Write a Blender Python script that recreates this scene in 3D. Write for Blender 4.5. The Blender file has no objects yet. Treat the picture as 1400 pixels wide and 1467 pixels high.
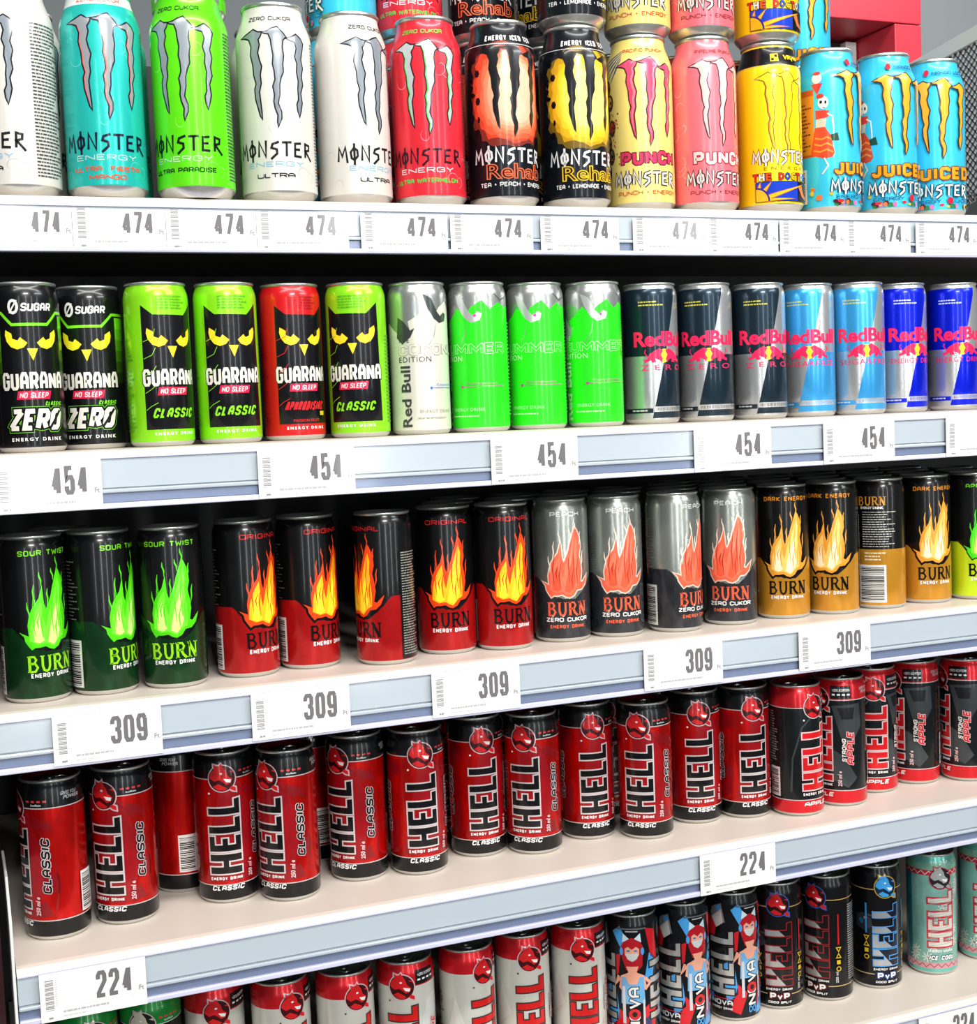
import bpy, math, random
import numpy as np
from mathutils import Matrix, Vector
from mathutils.geometry import tessellate_polygon

# ------------------------------------------------------------------ camera, world, lights, exposure
sc = bpy.context.scene
MM = 0.001
Z0 = 1.75                      # height of the top shelf above the floor (m); below, lengths are in mm from it
def W(x, y, z): return Vector((x*MM, y*MM, z*MM + Z0))

cd = bpy.data.cameras.new('camera'); cam = bpy.data.objects.new('camera', cd); sc.collection.objects.link(cam)
fw = Vector((0.36803337, 0.9270359, -0.07180447)); rt = Vector((0.9276084, -0.3713787, -0.04025574)); up = Vector((0.06398516, 0.05179097, 0.99660604))
m = Matrix((( rt.x, up.x, -fw.x, 0), (rt.y, up.y, -fw.y, 0), (rt.z, up.z, -fw.z, 0), (0, 0, 0, 1)))
m.translation = W(66.04, -1106.12, -199.72)
cam.matrix_world = m
cd.sensor_fit = 'HORIZONTAL'; cd.sensor_width = 36.0; cd.lens = 1943.44/1400*36; cd.clip_start = 0.01; cd.clip_end = 60
sc.camera = cam

world = bpy.data.worlds.new('world'); sc.world = world; world.use_nodes = True
bg = world.node_tree.nodes['Background']; bg.inputs[0].default_value = (0.88, 0.94, 1.0, 1); bg.inputs[1].default_value = 0.17

def area(name, loc, target, sx, sy, power, col=(1, 1, 1)):
    l = bpy.data.lights.new(name, 'AREA'); l.shape = 'RECTANGLE'; l.size = sx; l.size_y = sy; l.energy = power; l.color = col
    o = bpy.data.objects.new(name, l); sc.collection.objects.link(o); o.location = loc
    o.rotation_euler = (Vector(target) - Vector(loc)).to_track_quat('-Z', 'Y').to_euler(); return o
# strip luminaires of the aisle, a brighter one near the left, and added upright area lights that streak the cans
area('ceiling_light', (0.60, -1.35, 3.25), (0.60, -0.4, 1.2), 3.6, 0.16, 62, (1, .97, .93))
area('ceiling_light', (0.30, -2.9, 3.1), (0.35, 0, 1.65), 0.9, 0.30, 62, (1, .96, .92))
area('ceiling_light', (2.6, -2.2, 3.2), (1.0, 0, 1.3), 1.6, 0.2, 34, (.93, .97, 1))
area('ceiling_light', (2.9, 1.4, 3.6), (2.9, 1.8, 1.0), 1.6, 0.6, 60)
for x_, p_ in ((-0.9, 7), (0.25, 11), (1.15, 9), (2.3, 9)):
    area('added_streak_light', (x_, -2.6, 1.65), (x_*.6+.25, 0, 1.5), 0.10, 1.7, p_, (.96, .99, 1))
sc.view_settings.view_transform = 'Standard'; sc.view_settings.look = 'None'
sc.view_settings.gamma = 1.0; sc.view_settings.use_curve_mapping = False; sc.view_settings.exposure = 0.28

# ------------------------------------------------------------------ materials
def lin(c):
    out = []
    for v in c[:3]:
        v = v/255.0; out.append(v/12.92 if v <= .04045 else ((v+.055)/1.055)**2.4)
    return tuple(out)
def mat(name, col, rough=.4, metal=0.0, noise=None, coat=0.0, bump=None):
    M = bpy.data.materials.new(name); M.use_nodes = True; nt = M.node_tree; b = nt.nodes['Principled BSDF']
    c = lin(col)
    b.inputs['Base Color'].default_value = (*c, 1); b.inputs['Roughness'].default_value = rough; b.inputs['Metallic'].default_value = metal
    b.inputs['Coat Weight'].default_value = coat; b.inputs['Coat Roughness'].default_value = .08
    tc = nt.nodes.new('ShaderNodeTexCoord')
    if noise:
        sc_, amt = noise
        n = nt.nodes.new('ShaderNodeTexNoise'); n.inputs['Scale'].default_value = sc_; n.inputs['Detail'].default_value = 4
        nt.links.new(tc.outputs['Object'], n.inputs['Vector'])
        r = nt.nodes.new('ShaderNodeMapRange'); r.inputs['To Min'].default_value = 1-amt; r.inputs['To Max'].default_value = 1+amt
        nt.links.new(n.outputs['Fac'], r.inputs['Value'])
        x = nt.nodes.new('ShaderNodeVectorMath'); x.operation = 'SCALE'; x.inputs[0].default_value = c
        nt.links.new(r.outputs['Result'], x.inputs['Scale']); nt.links.new(x.outputs[0], b.inputs['Base Color'])
    if bump:
        n = nt.nodes.new('ShaderNodeTexNoise'); n.inputs['Scale'].default_value = bump[0]
        nt.links.new(tc.outputs['Object'], n.inputs['Vector'])
        q = nt.nodes.new('ShaderNodeBump'); q.inputs['Strength'].default_value = bump[1]; q.inputs['Distance'].default_value = .001
        nt.links.new(n.outputs['Fac'], q.inputs['Height']); nt.links.new(q.outputs[0], b.inputs['Normal'])
    return M
def print_mat(name, rough, coat):
    # printed ink: colour and metal share come from the print itself (attribute 'Col', alpha = metallic), 'Mot' = mottle of the ink
    M = bpy.data.materials.new(name); M.use_nodes = True; nt = M.node_tree; b = nt.nodes['Principled BSDF']
    a = nt.nodes.new('ShaderNodeAttribute'); a.attribute_name = 'Col'
    mo = nt.nodes.new('ShaderNodeAttribute'); mo.attribute_name = 'Mot'
    tc = nt.nodes.new('ShaderNodeTexCoord')
    mp = nt.nodes.new('ShaderNodeMapping'); mp.inputs['Scale'].default_value = (1, 1, .45); nt.links.new(tc.outputs['Object'], mp.inputs['Vector'])
    n = nt.nodes.new('ShaderNodeTexNoise'); n.inputs['Scale'].default_value = 140; n.inputs['Detail'].default_value = 5; n.inputs['Distortion'].default_value = .6
    nt.links.new(mp.outputs[0], n.inputs['Vector'])
    s = nt.nodes.new('ShaderNodeMath'); s.operation = 'SUBTRACT'; s.inputs[1].default_value = .5; nt.links.new(n.outputs['Fac'], s.inputs[0])
    k = nt.nodes.new('ShaderNodeMath'); k.operation = 'MULTIPLY'; nt.links.new(s.outputs[0], k.inputs[0]); nt.links.new(mo.outputs['Fac'], k.inputs[1])
    p = nt.nodes.new('ShaderNodeMath'); p.operation = 'ADD'; p.inputs[1].default_value = 1; nt.links.new(k.outputs[0], p.inputs[0])
    x = nt.nodes.new('ShaderNodeVectorMath'); x.operation = 'SCALE'
    nt.links.new(a.outputs['Color'], x.inputs[0]); nt.links.new(p.outputs[0], x.inputs['Scale'])
    nt.links.new(x.outputs[0], b.inputs['Base Color']); nt.links.new(a.outputs['Alpha'], b.inputs['Metallic'])
    b.inputs['Roughness'].default_value = rough; b.inputs['Specular IOR Level'].default_value = .32; b.inputs['Coat Weight'].default_value = coat; b.inputs['Coat Roughness'].default_value = .07
    return M
M_print = print_mat('can_print', .27, .22)
M_card = print_mat('card_print', .5, .5)
M_alu = mat('aluminium', (205, 205, 200), .28, .85, noise=(60, .06))
M_lid = mat('lid_aluminium', (190, 195, 190), .3, .9, noise=(60, .08))
M_lid_red = mat('lid_red', (120, 12, 25), .3, .8, noise=(60, .1))
M_deck = mat('shelf_enamel', (202, 192, 181), .35, 0, noise=(9, .03), bump=(250, .03))
M_under = mat('shelf_underside', (30, 32, 34), .6, 0, noise=(12, .15))  # shade beneath the decks put into a dark base colour
M_rail = mat('rail_plastic', (160, 170, 177), .22, 0, noise=(15, .03), coat=.5)
M_raild = mat('rail_groove', (104, 116, 142), .3, .2, noise=(15, .05), coat=.3)
M_railw = mat('rail_edge', (190, 190, 212), .25, .1, noise=(15, .03))
M_paper = mat('card_paper', (214, 213, 211), .5, 0, noise=(80, .02), coat=.5)
M_black = mat('black_panel', (9, 10, 12), .55, 0, noise=(7, .3))
M_maroon = mat('maroon_panel', (62, 8, 16), .5, 0, noise=(6, .2))
M_white = mat('white_enamel', (205, 208, 205), .35, 0, noise=(10, .04))
M_red = mat('red_enamel', (188, 46, 60), .4, 0, noise=(3, .04))
M_glass = mat('frosted_pane', (160, 174, 176), .25, 0, noise=(2, .08))
M_wall = mat('grey_wall', (118, 124, 126), .8, 0, noise=(3, .05), bump=(60, .1))
M_mesh = mat('perforated_steel', (128, 128, 126), .4, .6, noise=(30, .1))
M_floor = mat('floor_tile', (92, 90, 86), .3, 0, noise=(4, .08))

# ------------------------------------------------------------------ object helpers
col = sc.collection
def new_obj(name, me, parent=None):
    o = bpy.data.objects.new(name, me); col.objects.link(o)
    if parent is not None: o.parent = parent
    return o
def mesh(name, V, F, M, smooth=False):
    me = bpy.data.meshes.new(name); me.from_pydata([tuple(v) for v in V], [], F); me.update()
    for x in (M if isinstance(M, (list, tuple)) else [M]): me.materials.append(x)
    if smooth: me.polygons.foreach_set('use_smooth', [True]*len(me.polygons))
    return me
def box_geo(x0, x1, y0, y1, z0, z1):
    V = [(x, y, z) for x in (x0, x1) for y in (y0, y1) for z in (z0, z1)]
    return V, [(0, 1, 3, 2), (4, 6, 7, 5), (0, 4, 5, 1), (2, 3, 7, 6), (0, 2, 6, 4), (1, 5, 7, 3)]
def boxes(name, L, M, parent=None, bevel=0):
    V = []; F = []
    for b in L:
        v, f = box_geo(*b); k = len(V); V += [W(*p) for p in v]; F += [tuple(i+k for i in q) for q in f]
    o = new_obj(name, mesh(name, V, F, M), parent)
    if bevel:
        md = o.modifiers.new('bevel', 'BEVEL'); md.width = bevel*MM; md.segments = 2; md.limit_method = 'ANGLE'
    return o
def extrude_x(name, prof, x0, x1, M, parent=None, mats=None):
    n = len(prof); V = [W(x0, y, z) for y, z in prof] + [W(x1, y, z) for y, z in prof]
    F = [(i, i+n, (i+1) % n+n, (i+1) % n) for i in range(n)] + [tuple(range(n)), tuple(range(2*n-1, n-1, -1))]
    return new_obj(name, mesh(name, V, F, M), parent)
def extrude_yz(name, prof, x0, x1, M, parent=None): return extrude_x(name, prof, x0, x1, M, parent)
def tag(o, label, cat, group=None):
    o['label'] = label; o['category'] = cat
    if group: o['group'] = group
    return o
def empty(name, loc):
    o = bpy.data.objects.new(name, None); col.objects.link(o); o.location = loc; o.empty_display_size = .01; return o

# ------------------------------------------------------------------ printed artwork (real flat ink shapes wrapped on the can wall)
SEG = 64
PROF = {'tall': [(0, 25), (.8, 26.4), (4, 29.6), (7, 32), (9.5, 33), (139, 33), (143, 32.7), (147, 31.8), (151, 30.4), (155, 28.8), (159, 27.3), (162, 26.5), (165, 26.0), (166.6, 25.9)],
        'slim': [(0, 22.6), (.7, 23.6), (2.2, 25.2), (4, 26.2), (5.2, 26.5), (121, 26.5), (124, 26.3), (127, 25.7), (129.2, 24.9), (130.8, 24.2), (132, 23.9)]}
HT = {'tall': 170.5, 'slim': 134.8}; RM = {'tall': 33.0, 'slim': 26.5}; RIM = {'tall': 27.0, 'slim': 25.0}
TXT = {}
def text_tris(s, bold=0.0, space=1.0, shear=0.0, res=2):
    key = (s, bold, space, shear, res)
    if key in TXT: return TXT[key]
    cu = bpy.data.curves.new('t', 'FONT'); cu.body = s; cu.offset = bold; cu.space_character = space; cu.shear = shear; cu.resolution_u = res
    ob = bpy.data.objects.new('t', cu); col.objects.link(ob)
    dg = bpy.context.evaluated_depsgraph_get()
    me = bpy.data.meshes.new_from_object(ob.evaluated_get(dg)); me.calc_loop_triangles()
    co = np.empty(len(me.vertices)*3); me.vertices.foreach_get('co', co); co = co.reshape(-1, 3)[:, :2]
    ti = np.empty(len(me.loop_triangles)*3, int); me.loop_triangles.foreach_get('vertices', ti)
    T = co[ti].reshape(-1, 3, 2)
    bpy.data.objects.remove(ob); bpy.data.curves.remove(cu); bpy.data.meshes.remove(me)
    TXT[key] = T; return T

def _o(x0=0, y0=0, x1=1, y1=1, c=.22, d=.14): return [(x0+c, y0), (x1-c, y0), (x1, y0+d), (x1, y1-d), (x1-c, y1), (x0+c, y1), (x0, y1-d), (x0, y0+d), (x0+c, y0)]
GW = {'I': .12, '1': .5, ' ': .45, 'M': 1.35, 'W': 1.4, 'N': 1.1, '+': .5, '|': .1, 'L': .72, 'E': .85, 'F': .85, 'J': .8}
GL = {'A': [[(0, 0), (0, .72), (.28, 1), (.72, 1), (1, .72), (1, 0)], [(0, .42), (1, .42)]], 'B': [[(0, 0), (0, 1), (.75, 1), (1, .85), (1, .68), (.78, .53), (0, .53)], [(.78, .53), (1, .36), (1, .15), (.75, 0), (0, 0)]],
      'C': [[(1, .7), (1, .86), (.78, 1), (.22, 1), (0, .86), (0, .14), (.22, 0), (.78, 0), (1, .14), (1, .3)]], 'D': [[(0, 0), (0, 1), (.7, 1), (1, .8), (1, .2), (.7, 0), (0, 0)]],
      'E': [[(1, 1), (0, 1), (0, 0), (1, 0)], [(0, .5), (.85, .5)]], 'F': [[(1, 1), (0, 1), (0, 0)], [(0, .5), (.85, .5)]],
      'G': [[(1, .7), (1, .86), (.78, 1), (.22, 1), (0, .86), (0, .14), (.22, 0), (.78, 0), (1, .14), (1, .48), (.55, .48)]], 'H': [[(0, 0), (0, 1)], [(1, 0), (1, 1)], [(0, .5), (1, .5)]], 'I': [[(.5, 0), (.5, 1)]],
      'J': [[(1, 1), (1, .16), (.75, 0), (.25, 0), (0, .16), (0, .32)]], 'K': [[(0, 0), (0, 1)], [(1, 1), (.1, .5), (1, 0)]], 'L': [[(0, 1), (0, 0), (1, 0)]], 'M': [[(0, 0), (0, 1)], [(0, 1), (.5, .3), (1, 1)], [(1, 1), (1, 0)]],
      'N': [[(0, 0), (0, 1)], [(0, .95), (1, .05)], [(1, 0), (1, 1)]], 'O': [_o()], 'P': [[(0, 0), (0, 1), (.78, 1), (1, .86), (1, .56), (.78, .42), (0, .42)]], 'Q': [_o(), [(.6, .25), (1, -.05)]],
      'R': [[(0, 0), (0, 1), (.78, 1), (1, .86), (1, .6), (.78, .46), (0, .46)], [(.55, .46), (1, 0)]], 'S': [[(1, .76), (1, .88), (.78, 1), (.22, 1), (0, .88), (0, .64), (.2, .53), (.8, .47), (1, .36), (1, .12), (.78, 0), (.22, 0), (0, .12), (0, .24)]],
      'T': [[(0, 1), (1, 1)], [(.5, 1), (.5, 0)]], 'U': [[(0, 1), (0, .14), (.22, 0), (.78, 0), (1, .14), (1, 1)]], 'V': [[(0, 1), (.5, 0), (1, 1)]], 'W': [[(0, 1), (.22, 0), (.5, .7), (.78, 0), (1, 1)]],
      'X': [[(0, 0), (1, 1)], [(0, 1), (1, 0)]], 'Y': [[(0, 1), (.5, .5), (1, 1)], [(.5, .5), (.5, 0)]], 'Z': [[(0, 1), (1, 1)], [(1, .95), (0, .05)], [(0, 0), (1, 0)]], '+': [[(0, .5), (1, .5)], [(.5, .25), (.5, .75)]],
      '0': [_o()], '2': [[(0, .72), (0, .88), (.22, 1), (.78, 1), (1, .88), (1, .62), (0, .12), (0, 0), (1, 0)]], '3': [[(0, .76), (0, .88), (.22, 1), (.78, 1), (1, .88), (1, .63), (.78, .52), (.4, .52)], [(.78, .52), (1, .4), (1, .12), (.78, 0), (.22, 0), (0, .12), (0, .26)]],
      '4': [[(.78, 0), (.78, 1)], [(.72, .98), (.02, .26)], [(-.05, .22), (1.12, .22)]], '5': [[(.95, 1), (.05, 1), (.0, .52), (.3, .62), (.78, .62), (1, .48), (1, .12), (.78, 0), (.22, 0), (0, .12), (0, .26)]], '7': [[(0, 1), (1, 1), (1, .88), (.35, 0)]],
      '9': [[(.96, .46), (.78, .4), (.22, .4), (0, .54), (0, .86), (.22, 1), (.78, 1), (.98, .88)], [(1, .88), (1, .12), (.78, 0), (.22, 0), (0, .12), (0, .24)]]}
class Art:
    def __init__(s, kind): s.kind = kind; s.T = []; s.n = 0; s.part = 'artwork'; s.R = RM.get(kind, 0)
    def add(s, T, c, metal=.25, mot=0.0):
        s.n += 1; T = np.asarray(T, float)
        if len(T): s.T.append((s.part, T, lin(c)+(metal,), mot, s.n))
    def same(s): s.n -= 1                      # next shape shares the layer of the last one (they do not overlap)
    def poly(s, P, c, **k):
        idx = tessellate_polygon([[Vector((p[0], p[1], 0)) for p in P]]); P = np.array(P, float)[:, :2]
        s.add([[P[a], P[b], P[d]] for a, b, d in idx], c, **k)
    def rect(s, u0, u1, z0, z1, c, **k): s.add([[(u0, z0), (u1, z0), (u1, z1)], [(u0, z0), (u1, z1), (u0, z1)]], c, **k)
    def band(s, z0, z1, c, **k): h = math.pi*s.R-.001; s.rect(-h, h, z0, z1, c, **k)
    def rects(s, L, c, **k):
        T = []
        for u0, u1, z0, z1 in L: T += [[(u0, z0), (u1, z0), (u1, z1)], [(u0, z0), (u1, z1), (u0, z1)]]
        s.add(T, c, **k)
    def ell(s, u, z, a, b, c, n=24, **k): s.poly([(u+a*math.cos(t), z+b*math.sin(t)) for t in np.linspace(0, 2*math.pi, n+1)[:-1]], c, **k)
    def stroke(s, P, w, c, closed=False, taper=False, **k):
        P = [np.array(p, float) for p in P]; n = len(P); L = []; 
        for i in range(n):
            a = P[i-1] if (i > 0 or closed) else P[i]; b = P[(i+1) % n] if (i < n-1 or closed) else P[i]
            d0 = P[i]-a; d1 = b-P[i]
            l0 = np.linalg.norm(d0); l1 = np.linalg.norm(d1)
            d0 = d0/l0 if l0 > 1e-9 else d1/max(l1, 1e-9); d1 = d1/l1 if l1 > 1e-9 else d0
            t = d0+d1; lt = np.linalg.norm(t); t = t/lt if lt > 1e-6 else d1
            nn = np.array((-t[1], t[0])); cs = max(.5, abs(nn@np.array((-d0[1], d0[0]))))
            ww = w/2/cs*(1 if not taper else max(.08, math.sin(math.pi*(i+.3)/(n-.4))))
            L.append((P[i]+nn*ww, P[i]-nn*ww))
        T = []
        for i in range(n if closed else n-1):
            (a, b), (c2, d) = L[i], L[(i+1) % n]; T += [[b, d, c2], [b, c2, a]]
        s.add(T, c, **k)
    def outlined(s, P, c, oc, w, **k): s.poly(P, c, **k); s.stroke(P, w, oc, closed=True)
    def text(s, t, u, z, w, h, c, bold=.0, space=1.0, shear=0.0, out=None, rot=False, res=2, **k):
        """centred on (u, z), fitted to w x h mm; out=(colour, extra bold); rot: reads upwards"""
        B = text_tris(t, bold, space, shear, res); lo = B.min((0, 1)); hi = B.max((0, 1)); c0 = (lo+hi)/2; sc2 = np.array((w, h))/(hi-lo)
        def place(T):
            q = (T-c0)*sc2
            if rot: q = np.stack([-q[..., 1], q[..., 0]], -1)
            return q+np.array((u, z))
        if out:
            s.add(place(text_tris(t, bold+out[1], space, shear, res)), out[0], **k)
        s.add(place(B), c, **k)
    def blk(s, t, u, z, w, h, c, wt=.19, out=None, rot=False, shear=0.0, gap=.28, **k):
        """sturdy sans capitals and digits drawn as pen strokes; out=(colour, extra width in mm)"""
        sw = wt*h; N = sum(GW.get(ch, 1.0) for ch in t); x = 0; PL = []; sp = gap*.4*h
        while True:
            cw = (w-sw-(len(t)-1)*(sw+sp))/N
            if cw >= sw*1.2 or sw < .12: break
            sw *= .93; sp *= .96
        cw = max(cw, .05); gap = (sw+sp)/cw
        for ch in t:
            g = GW.get(ch, 1.0)
            for j_, P in enumerate(GL.get(ch, [])):
                Q = []
                for px, py in P:
                    X = (x+px*g)*cw-(w-sw)/2; Y = (py-.5)*(h-sw); X += shear*Y
                    if rot: X, Y = -Y, X
                    Q.append((u+X, z+Y))
                PL.append((Q, len(P) > 2 and P[0] == P[-1], j_))
            x += g+gap
        for wid, cc in ([(sw+out[1]*2, out[0])] if out else [])+[(sw, c)]:
            n0 = s.n
            for Q, cl, j_ in PL:
                s.n = n0+.3*j_; s.stroke(Q[:-1] if cl else s.ext(Q, (wid-sw)/2), wid, cc, closed=cl, **k)
            s.n = n0+1.9
    def ext(s, Q, d):
        if d <= 0: return Q
        Q = [np.array(q, float) for q in Q]; a = Q[0]-Q[1]; b = Q[-1]-Q[-2]
        Q[0] = Q[0]+a/np.linalg.norm(a)*d; Q[-1] = Q[-1]+b/np.linalg.norm(b)*d; return Q
    def lines(s, u0, u1, z0, z1, n, c, seed=1, fill=.5, **k):
        rnd = random.Random(seed); L = []; dz = (z1-z0)/n
        for i in range(n):
            u = u0; zz = z1-(i+.75)*dz; end = u0+(u1-u0)*rnd.uniform(.6, 1)
            while u < end-.6:
                w = rnd.uniform(1.2, 4.5); w = min(w, end-u); L.append((u, u+w, zz, zz+dz*fill)); u += w+.7
        s.rects(L, c, **k)
    def barcode(s, u0, u1, z0, z1, seed=3, horiz=True, dark=(30, 30, 30)):
        s.rect(u0, u1, z0, z1, (232, 230, 226)); rnd = random.Random(seed); L = []
        if horiz:
            z = z0+1.5
            while z < z1-2: h = rnd.choice((.35, .7, 1.1)); L.append((u0+1.2, u1-2.2, z, z+h)); z += h+rnd.choice((.4, .7, 1.0))
        else:
            u = u0+1
            while u < u1-1.5: h = rnd.choice((.3, .6, .9)); L.append((u, u+h, z0+2, z1-1)); u += h+rnd.choice((.4, .7))
        s.rects(L, dark)
    # --- build meshes per part
    def cut(s, T, axis, cuts):
        for c in cuts:
            mn = T[:, :, axis].min(1); mx = T[:, :, axis].max(1); hit = (mn < c-1e-4) & (mx > c+1e-4)
            if not hit.any(): continue
            H = T[hit]; keep = [T[~hit]]
            side = H[:, :, axis] > c; cnt = side.sum(1)
            lone = np.where((cnt == 1), side.argmax(1), (~side).argmax(1))
            r = np.arange(len(H)); A = H[r, lone]; B = H[r, (lone+1) % 3]; C = H[r, (lone+2) % 3]
            def mid(P, Q):
                d = Q[:, axis]-P[:, axis]; d = np.where(np.abs(d) < 1e-9, 1e-9, d); t = np.clip((c-P[:, axis])/d, 0, 1)[:, None]; M = P+(Q-P)*t; M[:, axis] = c; return M
            ab = mid(A, B); ac = mid(A, C)
            keep += [np.stack([A, ab, ac], 1), np.stack([ab, B, C], 1), np.stack([ab, C, ac], 1)]
            T = np.concatenate(keep)
        return T
    def meshes(s, name, M):
        R = s.R; out = {}; du = 2*math.pi*R/SEG
        pz = [p[0] for p in PROF[s.kind]]; pr = [p[1] for p in PROF[s.kind]]
        for part in sorted({t[0] for t in s.T}):
            VV = []; CC = []; MM_ = []
            for (pt, T, c, mot, layer) in s.T:
                if pt != part: continue
                T = T.copy()
                if s.kind == 'tall': T[..., 1] = np.minimum(T[..., 1]*1.038, 166.5)
                T[..., 0] = np.clip(T[..., 0], -math.pi*R+.001, math.pi*R-.001)
                umin, umax = T[..., 0].min(), T[..., 0].max()
                ks = [k*du for k in range(-SEG//2, SEG//2+1) if umin < k*du < umax]
                T = s.cut(T, 0, ks)
                T = s.cut(T, 1, [z for z in pz if T[..., 1].min() < z < T[..., 1].max()])
                e1 = T[:, 1]-T[:, 0]; e2 = T[:, 2]-T[:, 0]; a = e1[:, 0]*e2[:, 1]-e1[:, 1]*e2[:, 0]
                T = T[np.abs(a) > 1e-5]; a = a[np.abs(a) > 1e-5]
                T[a < 0] = T[a < 0][:, ::-1]
                if not len(T): continue
                cen = T[..., 0].mean(1, keepdims=True); mid = (np.floor(cen/du)+.5)*du
                ang = T[..., 0]/R; fac = math.cos(math.pi/SEG)/np.cos(ang-mid/R)
                rr = (np.interp(T[..., 1], pz, pr)+.035*layer+.03)*fac
                P = np.stack([rr*np.sin(ang), -rr*np.cos(ang), T[..., 1]], -1).reshape(-1, 3)
                VV.append(P); CC.append(np.tile(np.array(c), (len(P), 1))); MM_.append(np.full(len(P), mot))
            V = np.concatenate(VV); C = np.concatenate(CC); Q = np.concatenate(MM_); n = len(V)
            me = bpy.data.meshes.new(name+'_'+part); me.vertices.add(n); me.vertices.foreach_set('co', (V*MM).ravel())
            me.loops.add(n); me.loops.foreach_set('vertex_index', np.arange(n)); me.polygons.add(n//3)
            me.polygons.foreach_set('loop_start', np.arange(0, n, 3)); me.polygons.foreach_set('loop_total', np.full(n//3, 3)); me.update()
            at = me.attributes.new('Col', 'FLOAT_COLOR', 'POINT'); at.data.foreach_set('color', C.ravel())
            at = me.attributes.new('Mot', 'FLOAT', 'POINT'); at.data.foreach_set('value', Q)
            me.polygons.foreach_set('use_smooth', [True]*(n//3))
            sl = np.interp(V[:, 2], pz, np.gradient(pr, pz)); N = np.stack([V[:, 0], V[:, 1], -sl*np.hypot(V[:, 0], V[:, 1])], -1); N /= np.linalg.norm(N, axis=1)[:, None]
            me.normals_split_custom_set_from_vertices([tuple(v) for v in N])
            me.materials.append(M); out[part] = me
        return out

# ------------------------------------------------------------------ can bodies
def lathe(name, prof, M, smooth=True, seg=SEG, close=False):
    V = []; F = []
    for r, z in prof:
        for k in range(seg):
            a = 2*math.pi*k/seg; V.append((r*math.sin(a)*MM, -r*math.cos(a)*MM, z*MM))
    for i in range(len(prof)-1):
        for k in range(seg):
            k2 = (k+1) % seg; F.append((i*seg+k, i*seg+k2, (i+1)*seg+k2, (i+1)*seg+k))
    if close: F.append(tuple(range((len(prof)-1)*seg, len(prof)*seg)))
    return mesh(name, V, F, M, smooth)
CACHE = {}
def can_meshes(kind, body_col, metal, mot, base_z, lid):
    key = (kind, body_col, metal, mot, base_z, lid)
    if key in CACHE: return CACHE[key]
    P = PROF[kind]; H = HT[kind]; rim = RIM[kind]
    pz = [p[0] for p in P]; pr = [p[1] for p in P]; rb = float(np.interp(base_z, pz, pr))
    body = [(rb, base_z)]+[(r, z) for z, r in P if z > base_z]
    me = lathe('can_body', body, M_print); n = len(me.vertices)
    at = me.attributes.new('Col', 'FLOAT_COLOR', 'POINT'); at.data.foreach_set('color', list(lin(body_col)+(metal,))*n)
    at = me.attributes.new('Mot', 'FLOAT', 'POINT'); at.data.foreach_set('value', [mot]*n)
    base = lathe('can_base', [(4, 6.5), (P[0][1]-6, 5), (P[0][1]-2, 1.2), (P[0][1]-1, 0)]+[(r, z) for z, r in P if z < base_z]+[(rb, base_z)], M_alu)
    nk, nz = P[-1][1], P[-1][0]
    li = lathe('can_lid', [(nk, nz), (rim-.5, nz+.5), (rim, nz+1.2), (rim, H-.8), (rim-.5, H-.1), (rim-1.2, H), (rim-1.9, H-.6), (rim-2.2, H-5.5), (rim-3.4, H-6.3), (rim-4.4, H-5.4), (6, H-5.2), (.5, H-5.2)], M_lid_red if lid == 'red' else M_lid)
    rimm = None
    if lid == 'red': rimm = lathe('can_rim', [(nk+.02, nz), (rim-.45, nz+.5), (rim+.05, nz+1.2), (rim+.05, H-.75), (rim-.5, H-.02), (rim-1.25, H+.06), (rim-1.95, H-.6)], M_lid)
    # pull tab: rounded plate with a finger hole and rivet
    V = []; F = []; n = 20; zt = H-3.9
    def loop(a, b, cx, cy, z): 
        k0 = len(V)
        for k in range(n):
            t = 2*math.pi*k/n; V.append(((cx+a*math.cos(t))*MM, (cy+b*math.sin(t))*MM, z*MM))
        return k0
    o1 = loop(7, 11.5, 0, 3, zt); i1 = loop(4.2, 4.2, 0, 8.5, zt); o0 = loop(7.2, 11.8, 0, 3, zt-.9); i0 = loop(4, 4, 0, 8.5, zt-.9)
    for k in range(n):
        q = (k+1) % n
        F += [(o1+k, o1+q, i1+q, i1+k), (o0+k, o0+q, o1+q, o1+k), (i1+k, i1+q, i0+q, i0+k)]
    r1 = loop(2.2, 2.2, 0, 0, zt+.5); r0 = loop(2.6, 2.6, 0, 0, zt-.9)
    F += [(r0+k, r0+(k+1) % n, r1+(k+1) % n, r1+k) for k in range(n)]+[tuple(range(r1, r1+n))]
    tab = mesh('pull_tab', V, F, M_lid)
    CACHE[key] = (me, base, li, tab, rimm); return CACHE[key]

DES = {}
def design(name, kind, body_col, metal=.3, mot=0.0, base_z=None, lid='alu'):
    def deco(fn): DES[name] = dict(kind=kind, fn=fn, body=body_col, metal=metal, mot=mot, base=base_z if base_z else (8.5 if kind == 'tall' else 4.2), lid=lid, me=None); return fn
    return deco
CX, CY = 66.04, -1106.12
def put_can(dn, x, y, z, cu, label, group):
    D = DES[dn]; kind = D['kind']
    if D['me'] is None:
        a = Art(kind); D['fn'](a); D['me'] = a.meshes(dn, M_print) if a.T else {}
    body, base, lid, tab, rimm = can_meshes(kind, D['body'], D['metal'], D['mot'], D['base'], D['lid'])
    e = empty('drinks_can', W(x, y, z)); rz = math.atan2(CX-x, -(CY-y))+cu/RM[kind]; e.rotation_euler = (0, 0, rz)
    new_obj('can_body', body, e); new_obj('base_rim', base, e); l = new_obj('lid', lid, e); new_obj('pull_tab', tab, l)
    if rimm: new_obj('lid_seam', rimm, l)
    for part, me in D['me'].items(): new_obj(part, me, e)
    if len(label.split()) > 16: print('LONG', label)
    return tag(e, label, 'can', group)

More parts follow.
